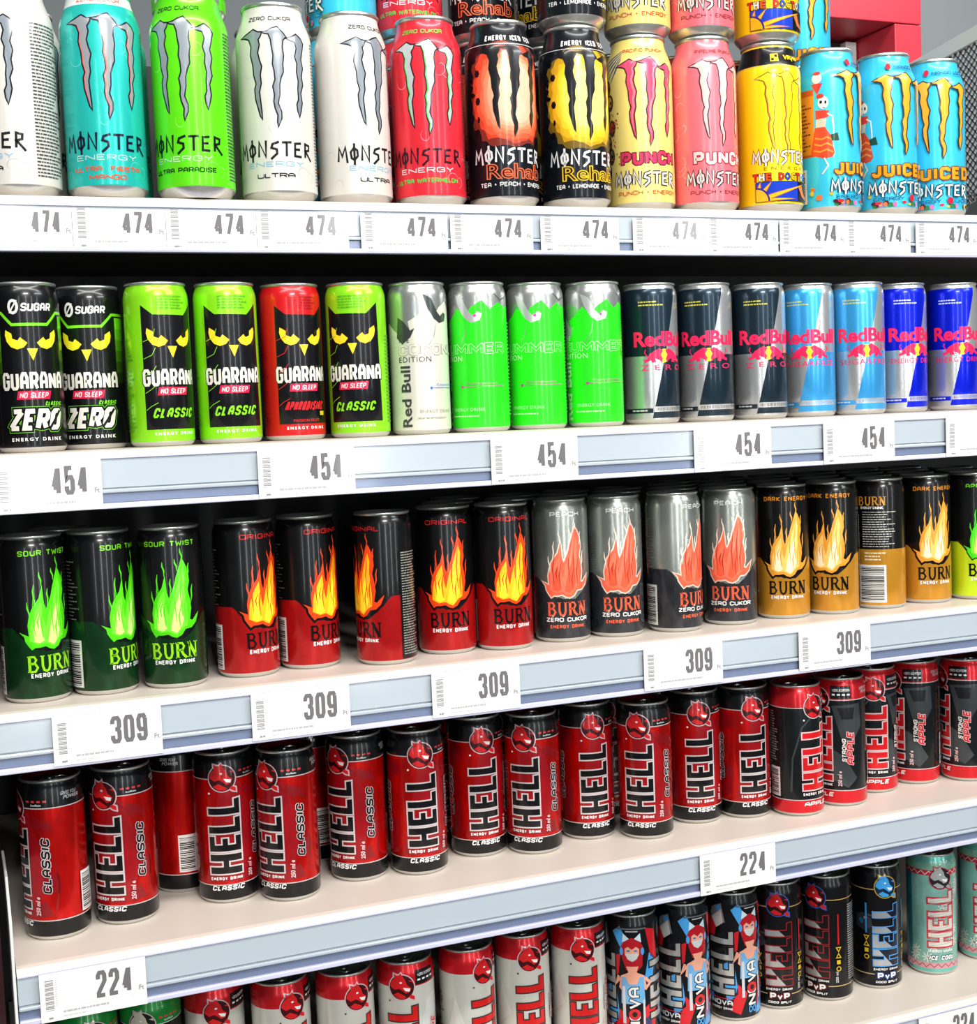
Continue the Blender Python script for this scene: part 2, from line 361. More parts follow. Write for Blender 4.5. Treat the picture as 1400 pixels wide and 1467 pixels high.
# ---- shared motifs
K = (12, 12, 16); WH = (240, 240, 238)
def _c2(pts, ox=0): 
    out = []
    for x, y in pts:
        s_ = max(-.985, min(.985, (x-(577+.035*(y-150)))/250)); out.append((33*math.asin(s_)+ox, (1140-y)*.1395))
    return out
CLAW = [_c2([(385,172),(430,150),(468,130),(500,148),(528,150),(520,175),(505,195),(512,225),(500,270),(510,310),(525,350),(515,400),(520,450),(508,500),(515,560),(522,620),(525,662),(510,640),(495,590),(480,540),(475,480),(485,450),(470,400),(465,340),(450,280),(455,230),(440,190),(415,178)]),
        _c2([(525,150),(560,145),(590,130),(628,118),(660,150),(685,180),(665,200),(660,240),(668,290),(662,340),(665,385),(650,420),(640,460),(640,520),(630,570),(650,620),(650,660),(628,710),(622,680),(625,640),(608,600),(600,560),(605,520),(595,470),(610,430),(605,380),(595,340),(600,290),(590,240),(585,200),(570,165),(540,160)]),
        _c2([(680,188),(710,178),(745,155),(770,175),(785,205),(780,250),(772,300),(782,350),(775,400),(782,450),(770,500),(778,560),(772,600),(762,645),(750,610),(745,570),(755,540),(752,480),(755,430),(745,380),(748,330),(735,290),(745,240),(735,205),(705,198)])]
def claw(a, fill, edge, accent=None, w=1.6, dz=0, metal=.15, inner=None):
    a.part = 'emblem'
    P3 = [[(u, z+dz) for u, z in P] for P in CLAW]
    for i, P in enumerate(P3):
        a.poly(P, fill, metal=metal)
        if i < 2: a.same()
    n0 = a.n
    if accent:
        for i, (P, k) in enumerate(zip(P3, (17, 17, 14))):
            a.stroke([(u+.9, z) for u, z in P[k:]], 1.3, accent, taper=True)
            if i < 2: a.same()
    if inner:
        for i, (P, k) in enumerate(zip(P3, (17, 17, 14))):
            a.stroke([(u-2.2, z) for u, z in P[4:k-1]], 2.0, inner, taper=True)
            if i < 2: a.same()
    for i, P in enumerate(P3):
        a.stroke(P, w*.78, edge, closed=True, metal=.1)
        if i < 2: a.same()
    a.part = 'artwork'
def rune_word(a, u, z, w, h, c, out=None, bold=.02):
    """the MONSTER word: spiky letters, the O with a spear through it"""
    a.part = 'lettering'
    L = {'M': [[(0, 0), (.12, .95), (.45, .35), (.8, 1), (.98, -.12)]], 'O': [[(.45, .92), (.12, .62), (.2, .2), (.5, .08), (.85, .35), (.8, .75), (.45, .92)], [(.5, 1.25), (.5, -.28)]],
         'N': [[(.05, .02), (.12, 1.05), (.8, .0), (.86, 1.12)]], 'S': [[(.95, 1.0), (.3, .85), (.18, .6), (.7, .48), (.72, .2), (.1, -.18)]],
         'T': [[(0, .95), (1.0, .98)], [(.5, .98), (.45, .0)]], 'E': [[(.85, .95), (.15, .9), (.1, .05), (.85, .02)], [(.12, .5), (.7, .52)]],
         'R': [[(.1, .0), (.15, .95), (.7, .85), (.65, .55), (.15, .45), (.95, -.2)]]}
    adv = w/7.0; polys = []
    for i, ch in enumerate('MONSTER'):
        for p in L[ch]:
            polys.append([(u-w/2+adv*(i+.08)+q[0]*adv*.82, z-h/2+q[1]*h) for q in p])
    if out:
        for i, p in enumerate(polys):
            a.stroke(p, h*.36, out)
            if i < len(polys)-1: a.same()
    for i, p in enumerate(polys):
        a.stroke(p, h*.17, c)
        if i < len(polys)-1: a.same()
    a.part = 'artwork'
def energy(a, c, z=30, w=52, h=5): a.part = 'lettering'; a.blk('ENERGY', 0, z, w, h*.9, c, wt=.18, gap=.8); a.part = 'artwork'
def swirls(a, c, n=14, seed=2, zr=(14, 130), ur=(-95, 95), w=.7, size=8):
    rnd = random.Random(seed)
    for i in range(n):
        u, z = rnd.uniform(*ur), rnd.uniform(*zr); t0 = rnd.uniform(0, 6); r = rnd.uniform(.4, 1)*size
        a.stroke([(u+r*(1-k/12)*math.cos(t0+k*.45), z+r*(1-k/12)*math.sin(t0+k*.45)) for k in range(10)], w, c, taper=True)
        if i < n-1: a.same()
def top_text(a, t, c, z=147, w=48, h=4.5): a.part = 'lettering'; a.blk(t, 0, z, w, h*.9, c, wt=.18, gap=.4); a.part = 'artwork'
def side_text(a, c, u0=44, u1=78, seed=5): a.part = 'fine_print'; a.lines(u0, u1, 14, 134, 44, c, seed=seed, fill=.42); a.part = 'artwork'

# ---- row 1: tall cans with claw marks
def ultra(fill, edge, txt, en, sub, subc, accent=None, sw=None, topc=None, top='ZERO CUKOR', side=(70, 75, 75), inner=None):
    def f(a):
        if sw: swirls(a, sw, 16, 3, size=9)
        if topc: a.band(150, 158, topc)
        claw(a, fill, edge, accent, inner=inner)
        rune_word(a, 0, 42, 74, 12, txt, out=None if not sw else None)
        energy(a, en)
        a.part = 'lettering'
        for i, (t, w, z) in enumerate(sub): a.blk(t, 0, z, w, 4, subc, wt=.22)
        a.part = 'artwork'; top_text(a, top, subc, 150 if topc is None else 154, 44, 4)
        side_text(a, side)
    return f
design('white_tall', 'tall', (204, 201, 193), .15, .10)(ultra((122, 130, 138), K, (32, 34, 36), (150, 200, 226), [('ULTRA', 34, 20.5)], (40, 42, 46), sw=(200, 200, 196)))
design('teal_tall', 'tall', (34, 178, 168), .3, .25)(ultra((136, 140, 144), (20, 26, 48), (22, 30, 52), (190, 226, 222), [('ULTRA  FIESTA', 58, 21), ('MANGO', 31, 14.5)], (238, 92, 62), accent=(238, 106, 80), sw=(98, 205, 195), topc=(228, 232, 230)))
design('green_tall', 'tall', (96, 222, 20), .3, .2)(ultra((134, 142, 148), (20, 24, 24), (22, 34, 26), (206, 240, 190), [('ULTRA PARADISE', 58, 21)], (28, 50, 30), sw=(150, 236, 100)))
design('watermelon_tall', 'tall', (222, 44, 58), .3, .25)(ultra((176, 182, 182), (40, 24, 30), (60, 20, 34), (250, 226, 228), [('ULTRA WATERMELON', 62, 21)], (80, 212, 90), accent=(60, 214, 70), sw=(244, 140, 150)))
def rehab(c1, c2, c3, name, flav):
    def f(a):
        rnd = random.Random(4)
        def blob(u0, u1, z0, z1, jag, n=40):
            P = []
            for k in range(n):
                t = 2*math.pi*k/n; cu_, cz = (u0+u1)/2, (z0+z1)/2; e = .8
                uu = abs(math.cos(t))**e*math.copysign(1, math.cos(t)); zz = abs(math.sin(t))**e*math.copysign(1, math.sin(t)); j = 1+rnd.uniform(-jag, jag)
                P.append((cu_+uu*(u1-u0)/2*j, cz+zz*(z1-z0)/2*j))
            return P
        mixc = lambda p, q, t: tuple(int(p[i]+(q[i]-p[i])*t) for i in range(3))
        ks = [(mixc((16, 16, 20), c1, .55)), c1, mixc(c1, c2, .5), c2, mixc(c2, c3, .5), c3, mixc(c3, (255, 240, 220), .25)]
        for i, cc in enumerate(ks):
            t = i/6; a.poly(blob(-40+24*t, 48-22*t, 52+20*t, 143-20*t, .07-.05*t, 56), cc, mot=.5, metal=.1)
        for i in range(26):
            u = rnd.choice((-38, -34, 41, 45))+rnd.uniform(-4, 4); z = rnd.uniform(56, 138); a.ell(u, z, rnd.uniform(1, 3.5), rnd.uniform(1, 4), K, n=6)
            if i < 25: a.same()
        claw(a, (16, 16, 20), (24, 18, 20), w=.8)
        rune_word(a, 0, 44, 74, 12, WH)
        a.part = 'lettering'; a.text('Rehab', 6, 30, 58, 12, (34, 20, 16), bold=-.012, out=(c2, .05), res=3)
        a.blk(flav, 4, 18.5, 70, 4, WH, wt=.2); a.blk('ENERGY ICED TEA', 4, 147, 52, 5.2, WH, wt=.22, gap=.35)
        a.part = 'artwork'; a.band(141, 141.7, (190, 190, 190)); side_text(a, (150, 150, 150), 52, 80)
    return f
design('peach_tea_tall', 'tall', (16, 18, 24), .3)(rehab((214, 66, 40), (240, 112, 74), (248, 162, 128), 'Rehab', 'TEA + PEACH + ENERGY'))
design('lemon_tea_tall', 'tall', (14, 20, 26), .3)(rehab((196, 150, 22), (246, 200, 40), (252, 226, 90), 'Rehab', 'TEA + LEMONADE + ENERGY'))
def punch(fill, dark, word, wc, wo, mc, sub, top, deco):
    def f(a):
        deco(a); claw(a, fill, (60, 34, 44), inner=dark)
        a.part = 'lettering'; a.blk('PUNCH', 4, 49, 60, 12.5, wc, wt=.25, out=(wo, .9), gap=.4)
        rune_word(a, 0, 30, 68, 11, mc, out=(60, 50, 50)); a.part = 'lettering'; a.blk('PUNCH + ENERGY', 2, 17, 64, 4, sub, wt=.16, gap=.4)
        a.part = 'artwork'; top_text(a, top, sub, 149, 46, 4); side_text(a, sub, 52, 80)
    return f
def deco_pacific(a):
    for i, (u, z) in enumerate([(-44, 118), (-40, 104), (-46, 92), (-38, 80), (-44, 66), (-40, 54), (-46, 40)]):
        a.ell(u, z, 5.5, 8, (70, 50, 40), 14); a.ell(u-.5, z+1, 3.4, 5, [(190, 60, 50), (222, 170, 60), (120, 130, 90)][i % 3], 12); a.ell(u+1, z, 1.6, 1.8, K, 8); a.n -= 3
    a.n += 3
    for k in range(5): 
        a.stroke([(-50+k*3, 138-k*4), (-38+k*2, 144-k*3), (-24, 150-k*2)], 2, (70, 90, 130), taper=True)
        if k < 4: a.same()
    for i in range(30):
        rnd = random.Random(i); a.ell(rnd.uniform(-40, -28), rnd.uniform(45, 95), .9, .9, (190, 60, 40), 6)
        if i < 29: a.same()
def deco_pink(a): swirls(a, (250, 168, 172), 16, 9, (30, 140), (-60, -28), .9, 12); swirls(a, (250, 176, 178), 8, 12, (20, 140), (30, 70), .8, 12)
design('cream_punch_tall', 'tall', (236, 214, 120), .25, .12)(punch((228, 70, 104), (248, 130, 140), 'PUNCH', (226, 60, 100), (110, 20, 50), (240, 236, 225), (206, 80, 50), 'PACIFIC PUNCH', deco_pacific))
design('pink_punch_tall', 'tall', (240, 112, 122), .25, .12)(punch((232, 178, 172), (240, 206, 200), 'PUNCH', (250, 214, 210), (180, 40, 60), (240, 225, 220), (150, 60, 60), 'PIPELINE PUNCH', deco_pink))
def doctor(a):
    a.band(141, 159, K); a.band(139.8, 141, (220, 180, 60))
    a.part = 'emblem'
    claw(a, (246, 216, 24), (90, 50, 20), accent=(220, 110, 30), w=1.1, dz=-7)
    rune_word(a, 0, 53, 66, 11, (244, 244, 240), out=(120, 90, 40)); a.part = 'lettering'; a.text('ENERGY', 2, 42, 46, 3.2, (150, 110, 30), space=1.8)
    for i, (ch, c) in enumerate(zip('THE DOCTOR', [(220, 40, 40), (240, 240, 240), (230, 90, 30), K, (220, 40, 40), (40, 70, 200), (240, 200, 40), (220, 40, 40), (240, 240, 240), (40, 70, 200)])):
        if ch != ' ': a.text(ch, -30+i*6.6, 34, 5.6, 7, c, bold=.05, out=(K, .05))
    a.text('VR|46', 14, 148, 22, 6, (244, 206, 30), bold=.05, shear=.2); a.rect(-12, -3, 144, 152, (230, 190, 30)); a.rects([(-11, -8, 145, 147.5), (-7, -4, 148.5, 151)], K)
    a.part = 'artwork'
    a.rect(-30, 38, 10, 29.6, (30, 30, 34)); a.rect(-29.3, 37.3, 10.6, 29, (34, 70, 205)); a.rect(15, 37.3, 10.6, 29, (18, 18, 22))
    a.poly([(-12, 10.6), (-29.3, 10.6), (-29.3, 21), (-22, 20)], (246, 200, 30))
    cx_, cz_ = -29.3, 10.6; rays = []
    for aa, L_ in ((76, 18.5), (50, 23.5), (17, 57), (3, 40)):
        t = math.radians(aa); d = math.radians(8 if aa != 17 else 9); rays.append([(cx_+12*math.cos(t+d), cz_+12*math.sin(t+d)), (cx_+L_*math.cos(t), cz_+L_*math.sin(t)), (cx_+12*math.cos(t-d), max(10.7, cz_+12*math.sin(t-d)))])
    for P in rays: a.stroke(P, 1.6, (236, 110, 40), closed=True); a.same()
    a.n += 1
    for P in rays: a.poly(P, (250, 206, 40)); a.same()
    a.n += 1; a.poly([(16, 24), (22, 15), (36, 10.8), (37, 14), (26, 18), (22, 26)], (238, 130, 60))
    arc = [(cx_+13*math.cos(t), cz_+13*math.sin(t)) for t in np.linspace(0, math.pi/2, 9)]
    a.poly([(cx_, cz_)]+arc, (246, 190, 30)); a.stroke(arc, 1.8, (60, 50, 140))
    side_text(a, (120, 90, 20), 48, 80)
design('yellow_doctor_tall', 'tall', (246, 212, 16), .25)(doctor)
def mango(a):
    rnd = random.Random(6)
    # skirted skeleton dancer and orange sign at the left of the mark
    a.rect(-78, -50, 58, 122, (222, 140, 40)); a.rect(-76, -50, 118, 124, (196, 90, 30)); a.rect(-75, -49, 58, 60.5, (196, 90, 30))
    a.part = 'fine_print'; a.lines(-74, -53, 64, 112, 13, (90, 60, 20), seed=8, fill=.4); a.part = 'artwork'
    a.poly([(-49, 86), (-40, 88), (-33, 78), (-29, 60), (-32, 56), (-40, 55), (-46, 57), (-54, 60)], (226, 76, 44))
    for k in range(3): a.stroke([(-51+k, 64+k*6), (-44+k, 62+k*6), (-37, 64+k*6), (-31, 61+k*6)], 1.6, (246, 150, 60))
    a.same(); a.poly([(-48, 86), (-47, 100), (-36, 100), (-38, 86)], (206, 200, 186)); a.poly([(-48, 94), (-48, 103), (-34, 102), (-35, 95)], (222, 66, 50))
    a.ell(-40, 110, 5.4, 6.2, (240, 236, 220), 16); a.rects([(-43.5, -41, 109, 112), (-38.5, -36.5, 108.5, 111.5), (-40.5, -38, 104.5, 105.3)], K)
    a.ell(-43, 116.5, 4, 2.4, (200, 60, 40), 10)
    a.stroke([(-36, 99), (-31, 96), (-30, 84), (-30, 78)], 1.3, (236, 232, 218)); a.poly([(-33, 78), (-26, 80), (-24, 72), (-32, 72)], (30, 70, 50))
    a.stroke([(-40, 56), (-36, 48), (-42, 40)], 1.5, (232, 228, 214))
    a.ell(-46, 134, 5, 5, (236, 230, 214), 14); a.poly([(-52, 129), (-46, 118), (-40, 129)], (220, 50, 50)); a.ell(-46, 139, 4, 2, (220, 60, 40), 8)
    for i in range(44):
        u = rnd.uniform(-80, 60); z = 10+abs(rnd.gauss(0, 1))*(9 if u < -32 else 1.6); a.ell(u, min(z, 50 if u < -32 else 15), rnd.uniform(1.4, 3.6), rnd.uniform(1.2, 3), [(214, 50, 60), (236, 120, 60), (40, 130, 80), (220, 120, 190), (230, 200, 60), (90, 30, 40)][i % 6], 9)
    claw(a, (250, 160, 36), (60, 30, 24))
    a.part = 'lettering'; a.blk('JUICED', 3, 45, 66, 13, (252, 164, 30), wt=.25, out=((120, 50, 20), .9), gap=.4)
    rune_word(a, 0, 27.5, 68, 11, (240, 242, 238), out=(40, 60, 80)); a.part = 'lettering'; a.blk('ENERGY   JUICE', 2, 16.5, 62, 3.8, (20, 80, 130), wt=.18, gap=.4); a.ell(11, 17, 3.2, 3.6, (214, 40, 60), 10); a.blk('MANGO LOCO', 14, 148, 40, 3.8, (20, 70, 120), wt=.2)
    a.part = 'artwork'; a.ell(-12, 149, 3, 3.6, (200, 40, 60), 10)
    a.part = 'barcode'; a.barcode(-68, -58, 12, 46); a.part = 'artwork'
design('blue_mango_tall', 'tall', (58, 190, 226), .25, .08)(mango)

# ---- row 2: owl cans
def owl(txt, tcol, sub, side):
    def f(a):
        pan = (14, 14, 18)
        a.poly([(-25, 116), (-15, 108), (13, 107.5), (24, 117), (26, 14), (-25, 14)], pan)
        owl_face(a, (246, 206, 40)); owl_words(a)
        a.part = 'lettering'
        if txt == 'CLASSIC': a.blk('CLASSIC', 0, 27.5, 36, 8, tcol, wt=.2, shear=.35, gap=.4)
        else: a.blk('APHRODISIAC', 0, 29.5, 36, 7.5, tcol, wt=.16, shear=.4); a.rect(14, 20, 21, 24.5, (226, 210, 40)); a.text('PASSION FRUIT', 0, 17, 24, 2.4, tcol)
        a.text('ENERGY DRINK', 0, 10.6, 36, 2.6, WH if sub is None else sub, bold=.03, space=1.5)
        a.part = 'artwork'
        for k in range(5): 
            a.stroke([(-24, 30+k*14), (-20+k, 33+k*14), (-14, 36+k*15)], .4, tcol)
            if k < 4: a.same()
        a.part = 'fine_print'; a.lines(-12, 14, 112, 124, 5, side, seed=2); a.lines(34, 60, 12, 90, 24, side, seed=7); a.lines(-60, -34, 12, 90, 24, side, seed=9); a.part = 'artwork'
    return f
def owl_face(a, c):
    a.part = 'emblem'
    E_ = [(-20.5, 97), (-15.5, 94), (-15, 90), (-11, 88.5), (-9, 91), (-3.6, 86.5), (-6.5, 83), (-11.5, 81.5), (-16.5, 83.5), (-20, 88), (-21.2, 93)]
    a.poly(E_, c, metal=.1); a.same(); a.poly([(-u, z) for u, z in E_], c, metal=.1); a.same(); a.poly([(-4.2, 82), (4.2, 82), (0, 72.5)], c, metal=.1); a.part = 'artwork'
def owl_words(a):
    a.part = 'lettering'
    a.blk('GUARANA', 0, 56.5, 52, 14, (232, 228, 216), wt=.17, out=((20, 18, 18), .8), gap=.15)
    a.poly([(-13, 48.6), (13, 48.6), (11.6, 42), (-14.4, 42)], (222, 36, 74)); a.blk('NO SLEEP', -.7, 45.3, 22, 4.2, (240, 224, 226), wt=.17, shear=.2, gap=.25)
    a.part = 'artwork'
design('green_owl_slim', 'slim', (134, 218, 26), .35)(owl('CLASSIC', (140, 226, 40), None, (90, 170, 30)))
design('red_owl_slim', 'slim', (206, 22, 26), .35)(owl('APHRODISIAC', (226, 40, 46), None, (150, 20, 30)))
def owl_zero(a):
    for sgn in (-1, 1):
        for k in range(6): 
            a.poly([(sgn*26, 108-k*9), (sgn*(26+.1), 99-k*9), (sgn*58, 99-k*9), (sgn*58, 108-k*9)], (int(110-k*16), int(212-k*32), int(30-k*4)))
            if not (sgn == 1 and k == 5): a.same()
    a.stroke([(-60, 110.5), (-24, 110.5), (-15, 101), (13, 101), (23, 110.5), (60, 110.5)], 2.2, (120, 220, 30))
    owl_face(a, (232, 216, 40)); owl_words(a)
    a.part = 'lettering'; a.blk('SUGAR', 5, 114.5, 24, 6.5, (222, 222, 216), wt=.2, shear=.15, gap=.2); a.ell(-13, 115, 4.2, 6, (222, 222, 216), 16); a.ell(-13, 115, 2.2, 3.8, K, 12); a.stroke([(-16, 110), (-10, 120)], 1.1, (222, 222, 216))
    a.blk('CLASSIC', 15, 38.5, 15, 3.2, (120, 214, 40), wt=.24, shear=.3, gap=.5)
    a.blk('ZERO', 0, 26, 41, 17, (110, 190, 50), wt=.22, shear=.22, gap=.1, out=((110, 190, 50), 1.9)); a.blk('ZERO', 0, 26, 41, 17, (236, 232, 220), wt=.22, shear=.22, gap=.1, out=(K, 1.4)); a.stroke([(10, 19), (20, 33)], 2, K)
    a.text('ENERGY DRINK', 0, 10.5, 40, 2.8, WH, bold=.03, space=1.5); a.part = 'artwork'
design('black_owl_slim', 'slim', (12, 13, 15), .25)(owl_zero)
def edition(body, silver, ink, word, wink, dotc, splash):
    def f(a):
        # torn silver shoulder with a running bull's outline
        a.poly([(-83, 134), (-83, 96), (-50, 100), (-40, 92), (-30, 86), (-24, 90), (-26, 100), (-18, 104), (-10, 112), (-2, 104), (4, 112), (14, 118), (22, 110), (30, 116), (40, 112), (60, 118), (83, 104), (83, 134)], silver, metal=.8)
        a.part = 'emblem'
        a.poly([(-12, 124), (-4, 120), (2, 108), (6, 104), (10, 108), (14, 106), (12, 100), (4, 98), (-2, 102), (-8, 112)], splash, metal=.6)
        a.poly([(-36, 104), (-30, 100), (-24, 92), (-20, 94), (-24, 86), (-32, 80), (-38, 86)], splash, metal=.6)
        a.ell(7.5, 104.5, 1.4, 1.4, dotc if word == 'SUMMER' else (60, 60, 60), 10)
        a.stroke([(0, 98), (-2, 88), (-8, 78), (-16, 72)], .7, silver, metal=.7, taper=True); a.stroke([(26, 124), (34, 118), (44, 122)], 2, (90, 92, 92), taper=True)
        a.part = 'lettering'
        a.text('THE', -31, 83.5, 11, 4, ink, bold=.01, space=1.2); a.blk(word, 0, 75, 72, 9.5, body, wt=.2, out=(wink, .42), gap=.42); a.text('EDITION', -21, 66.5, 30, 4.8, ink, space=1.1)
        a.text('Red Bull', -30, 34, 54, 9.5, ink, bold=.02, rot=True)
        a.stroke([(-6, 41), (34, 41)], .5, dotc); a.ell(-7, 41, 1.3, 1.3, dotc, 10); a.text('Coconut-Berry' if word != 'SUMMER' else 'Pomegranate', 12, 43.5, 28, 2.6, dotc)
        a.text('ENERGY DRINK', -2, 20.5, 32, 3, wink, space=1.1); a.lines(-20, 20, 13, 17, 1, wink, seed=3, fill=.3)
        a.part = 'fine_print'; a.lines(46, 74, 14, 100, 26, wink, seed=11, fill=.35); a.part = 'artwork'
    return f
design('white_edition_slim', 'slim', (206, 204, 190), .25)(edition((206, 204, 190), (170, 174, 170), (58, 64, 62), 'COCONUT', (168, 166, 152), (60, 120, 220), (70, 76, 74)))
design('green_edition_slim', 'slim', (44, 224, 34), .3)(edition((44, 224, 34), (176, 180, 176), (206, 240, 196), 'SUMMER', (190, 244, 180), (196, 50, 160), (196, 200, 196)))
def quad(dark, word, small=(200, 190, 60)):
    def f(a):
        h = 83.2
        for o in (0, 1):
            s0 = 0 if o == 0 else 83.25
            pass
        top = 129; bot = 5.5
        # front diagonal and its twin at the back make the two-colour parallelograms
        a.poly([(-66, 65), (1.2, 65), (16, top), (-52, top)], dark, metal=.55); a.same()
        a.poly([(1.2, 65), (70, 65), (56, bot), (-13, bot)], dark, metal=.55); a.same()
        a.poly([(-83, 65), (-83, 100), (-70, 65)], dark, metal=.55); 
        a.rect(-64, -12.2, 10.5, 15, dark, metal=.55); a.rect(-11, 55, 11.5, 16.5, (198, 200, 200), metal=.8)
        a.part = 'fine_print'; a.rects([(u, u+.5, 12.5, 15.5) for u in np.arange(-9, 50, 1.5)], dark); a.same(); a.lines(-24, 2, 112, 118, 2, small, seed=4, fill=.4); a.same(); a.lines(-34, -15, 11.6, 14.4, 1, (200, 200, 200), seed=5)
        a.part = 'barcode'; a.barcode(-62, -50, 20, 50, horiz=True); a.part = 'lettering'
        a.text('RedBull', 0, 81, 60, 14.5, (236, 34, 84), bold=.035, metal=.1, space=.97, res=3)
        a.text(word, 0, 53.8, 56 if len(word) > 6 else 46, 5.2, (226, 40, 92), bold=.0, space=1.6 if len(word) < 6 else 1.15, metal=.1)
        a.part = 'emblem'
        a.ell(0, 65, 5.5, 6.5, (250, 206, 40), 18, metal=.1)
        B = [(-1, 70), (-5, 72), (-9, 70), (-14, 67), (-17, 62), (-20, 61), (-19, 58.5), (-13, 61), (-12, 58.5), (-8, 59), (-9, 62.5), (-5, 61), (-3, 58.5), (-1.5, 62), (-3.5, 66)]
        a.poly(B, (236, 34, 84), metal=.1); a.same(); a.poly([(-u, z) for u, z in B], (236, 34, 84), metal=.1); a.same()
        a.stroke([(-16, 64), (-19, 68), (-18, 71)], .9, (236, 34, 84)); a.same(); a.stroke([(16, 64), (19, 68), (18, 71)], .9, (236, 34, 84))
        a.part = 'artwork'
    return f
SIL = (196, 198, 198)
design('grey_quad_slim', 'slim', SIL, .8)(quad((26, 44, 56), 'ZERO'))
design('lightblue_quad_slim', 'slim', SIL, .8)(quad((60, 160, 222), 'SUGARFREE'))
design('blue_quad_slim', 'slim', SIL, .8)(quad((0, 26, 208), 'ENERGY DRINK', (200, 205, 230)))

# ---- row 3: flame cans
def _c3(pts):
    out = []
    for x, y in pts:
        s_ = max(-.98, min(.98, (x-(957+.06*(y-100)))/190)); out.append((26.5*math.asin(s_), (1008-y)*.1415))
    return out
FL_OUT = _c3([(835,598),(875,622),(868,560),(872,520),(884,470),(900,440),(920,410),(937,335),(945,400),(950,440),(962,472),(975,440),(990,400),(1000,350),(1012,310),(1030,242),(1045,262),(1060,295),(1073,340),(1078,380),(1070,430),(1082,480),(1092,540),(1085,605),(1100,612),(1115,590),(1133,565),(1120,625),(1095,655),(1060,660),(1040,692),(1010,707),(985,700),(960,685),(930,690),(905,690),(890,702),(875,680),(860,652),(855,625)])
FL_IN = _c3([(880,650),(880,570),(892,510),(912,460),(932,425),(940,480),(950,540),(962,580),(972,520),(984,470),(1004,420),(1018,360),(1034,300),(1052,350),(1050,420),(1062,500),(1072,580),(1072,635),(1045,650),(1012,690),(985,680),(960,665),(920,672)])
FL_C1 = _c3([(900,655),(896,590),(905,540),(922,490),(928,540),(938,600),(955,650),(930,665)])
FL_C2 = _c3([(975,660),(985,590),(1000,520),(1018,470),(1030,400),(1038,470),(1036,540),(1050,600),(1040,640),(1010,680)])
def burn(c_out, c_mid, c_in, low, word, wcol, edge, top, tcol, extra=None, sub=None, lowmot=.5, streak=None, back=False, tw=42):
    def f(a):
        rnd = random.Random(3); P = [(-83.2, 4.2), (83.2, 4.2), (83.2, 62)]
        for u in range(80, -84, -3):
            v = abs(u); z = 61.5 if v > 30 else 42+19.5*(max(0, v-9)/21)**1.2
            P.append((u, z+(rnd.uniform(-1, 1) if v < 26 else 0)))
        P.append((-83.2, 62)); 
        if low: a.poly(P, low, mot=lowmot, metal=.4)
        a.part = 'emblem'
        if edge: a.stroke(FL_OUT, 2.4 if extra != 'dark' else 1.2, edge, closed=True)
        if extra == 'rough': a.stroke(FL_OUT[24:]+FL_OUT[:1], 4.2, (20, 10, 8))
        a.poly(FL_OUT, c_out, metal=.1, mot=.4); a.poly(FL_IN, c_mid, metal=.1, mot=.5); a.poly(FL_C1, c_in, metal=.1); a.same(); a.poly(FL_C2, c_in, metal=.1)
        for i, (u, z0, z1) in enumerate([(-12, 55, 84), (-6, 52, 76), (3, 56, 92), (8, 60, 100), (11, 54, 80), (-9, 60, 72), (6, 50, 70)]):
            a.stroke([(u, z0), (u-1, (z0+z1)/2), (u+1.2, z1)], 1.2, streak or c_out, taper=True, metal=.1)
            if i < 6: a.same()
        wisps = [(-13, 78, -11, 96), (-5.5, 94, -6.5, 106), (9.5, 106, 8.5, 117), (13.5, 92, 15.5, 104), (-15.5, 66, -17, 82), (15.5, 70, 18, 86), (-1.5, 78, -.5, 92), (5, 98, 3.5, 108)]
        for i, (u, z0, u1, z1) in enumerate(wisps):
            a.stroke([(u, z0), (u*.6+u1*.4+.6, z0*.6+z1*.4), (u*.3+u1*.7-.4, z0*.3+z1*.7), (u1, z1)], 1.3, edge if (edge and edge[0] > 100) else c_out, taper=True, metal=.1)
            if i < 7: a.same()
        a.part = 'lettering'; burn_word(a, 0, 32, 40, 13, wcol)
        if sub == 'peach': a.blk('ZERO CUKOR', 0, 22, 42, 4, WH, wt=.22); a.stroke([(-14.6, 24.8), (-13.6, 26)], .7, WH); a.same(); a.stroke([(-4.4, 24.8), (-3.4, 26)], .7, WH); a.blk('ENERGY DRINK', 0, 15.5, 34, 3.4, wcol, wt=.22, gap=.4)
        else: a.blk('ENERGY DRINK', 0, 22.5, 34, 3.6, WH, wt=.22, gap=.4)
        a.blk(top, 0, 121, tw, 4.4, tcol, wt=.2, gap=.5)
        a.part = 'fine_print'; a.lines(-66, -42, 62, 112, 17, (120, 120, 110), seed=5, fill=.3)
        if low: a.rect(38, 66, 5, 100, (16, 16, 18)); a.lines(40, 64, 8, 100, 40, (150, 150, 140), seed=6, fill=.4)
        a.part = 'barcode'; a.barcode(-62, -42, 7, 46); a.part = 'artwork'
    return f
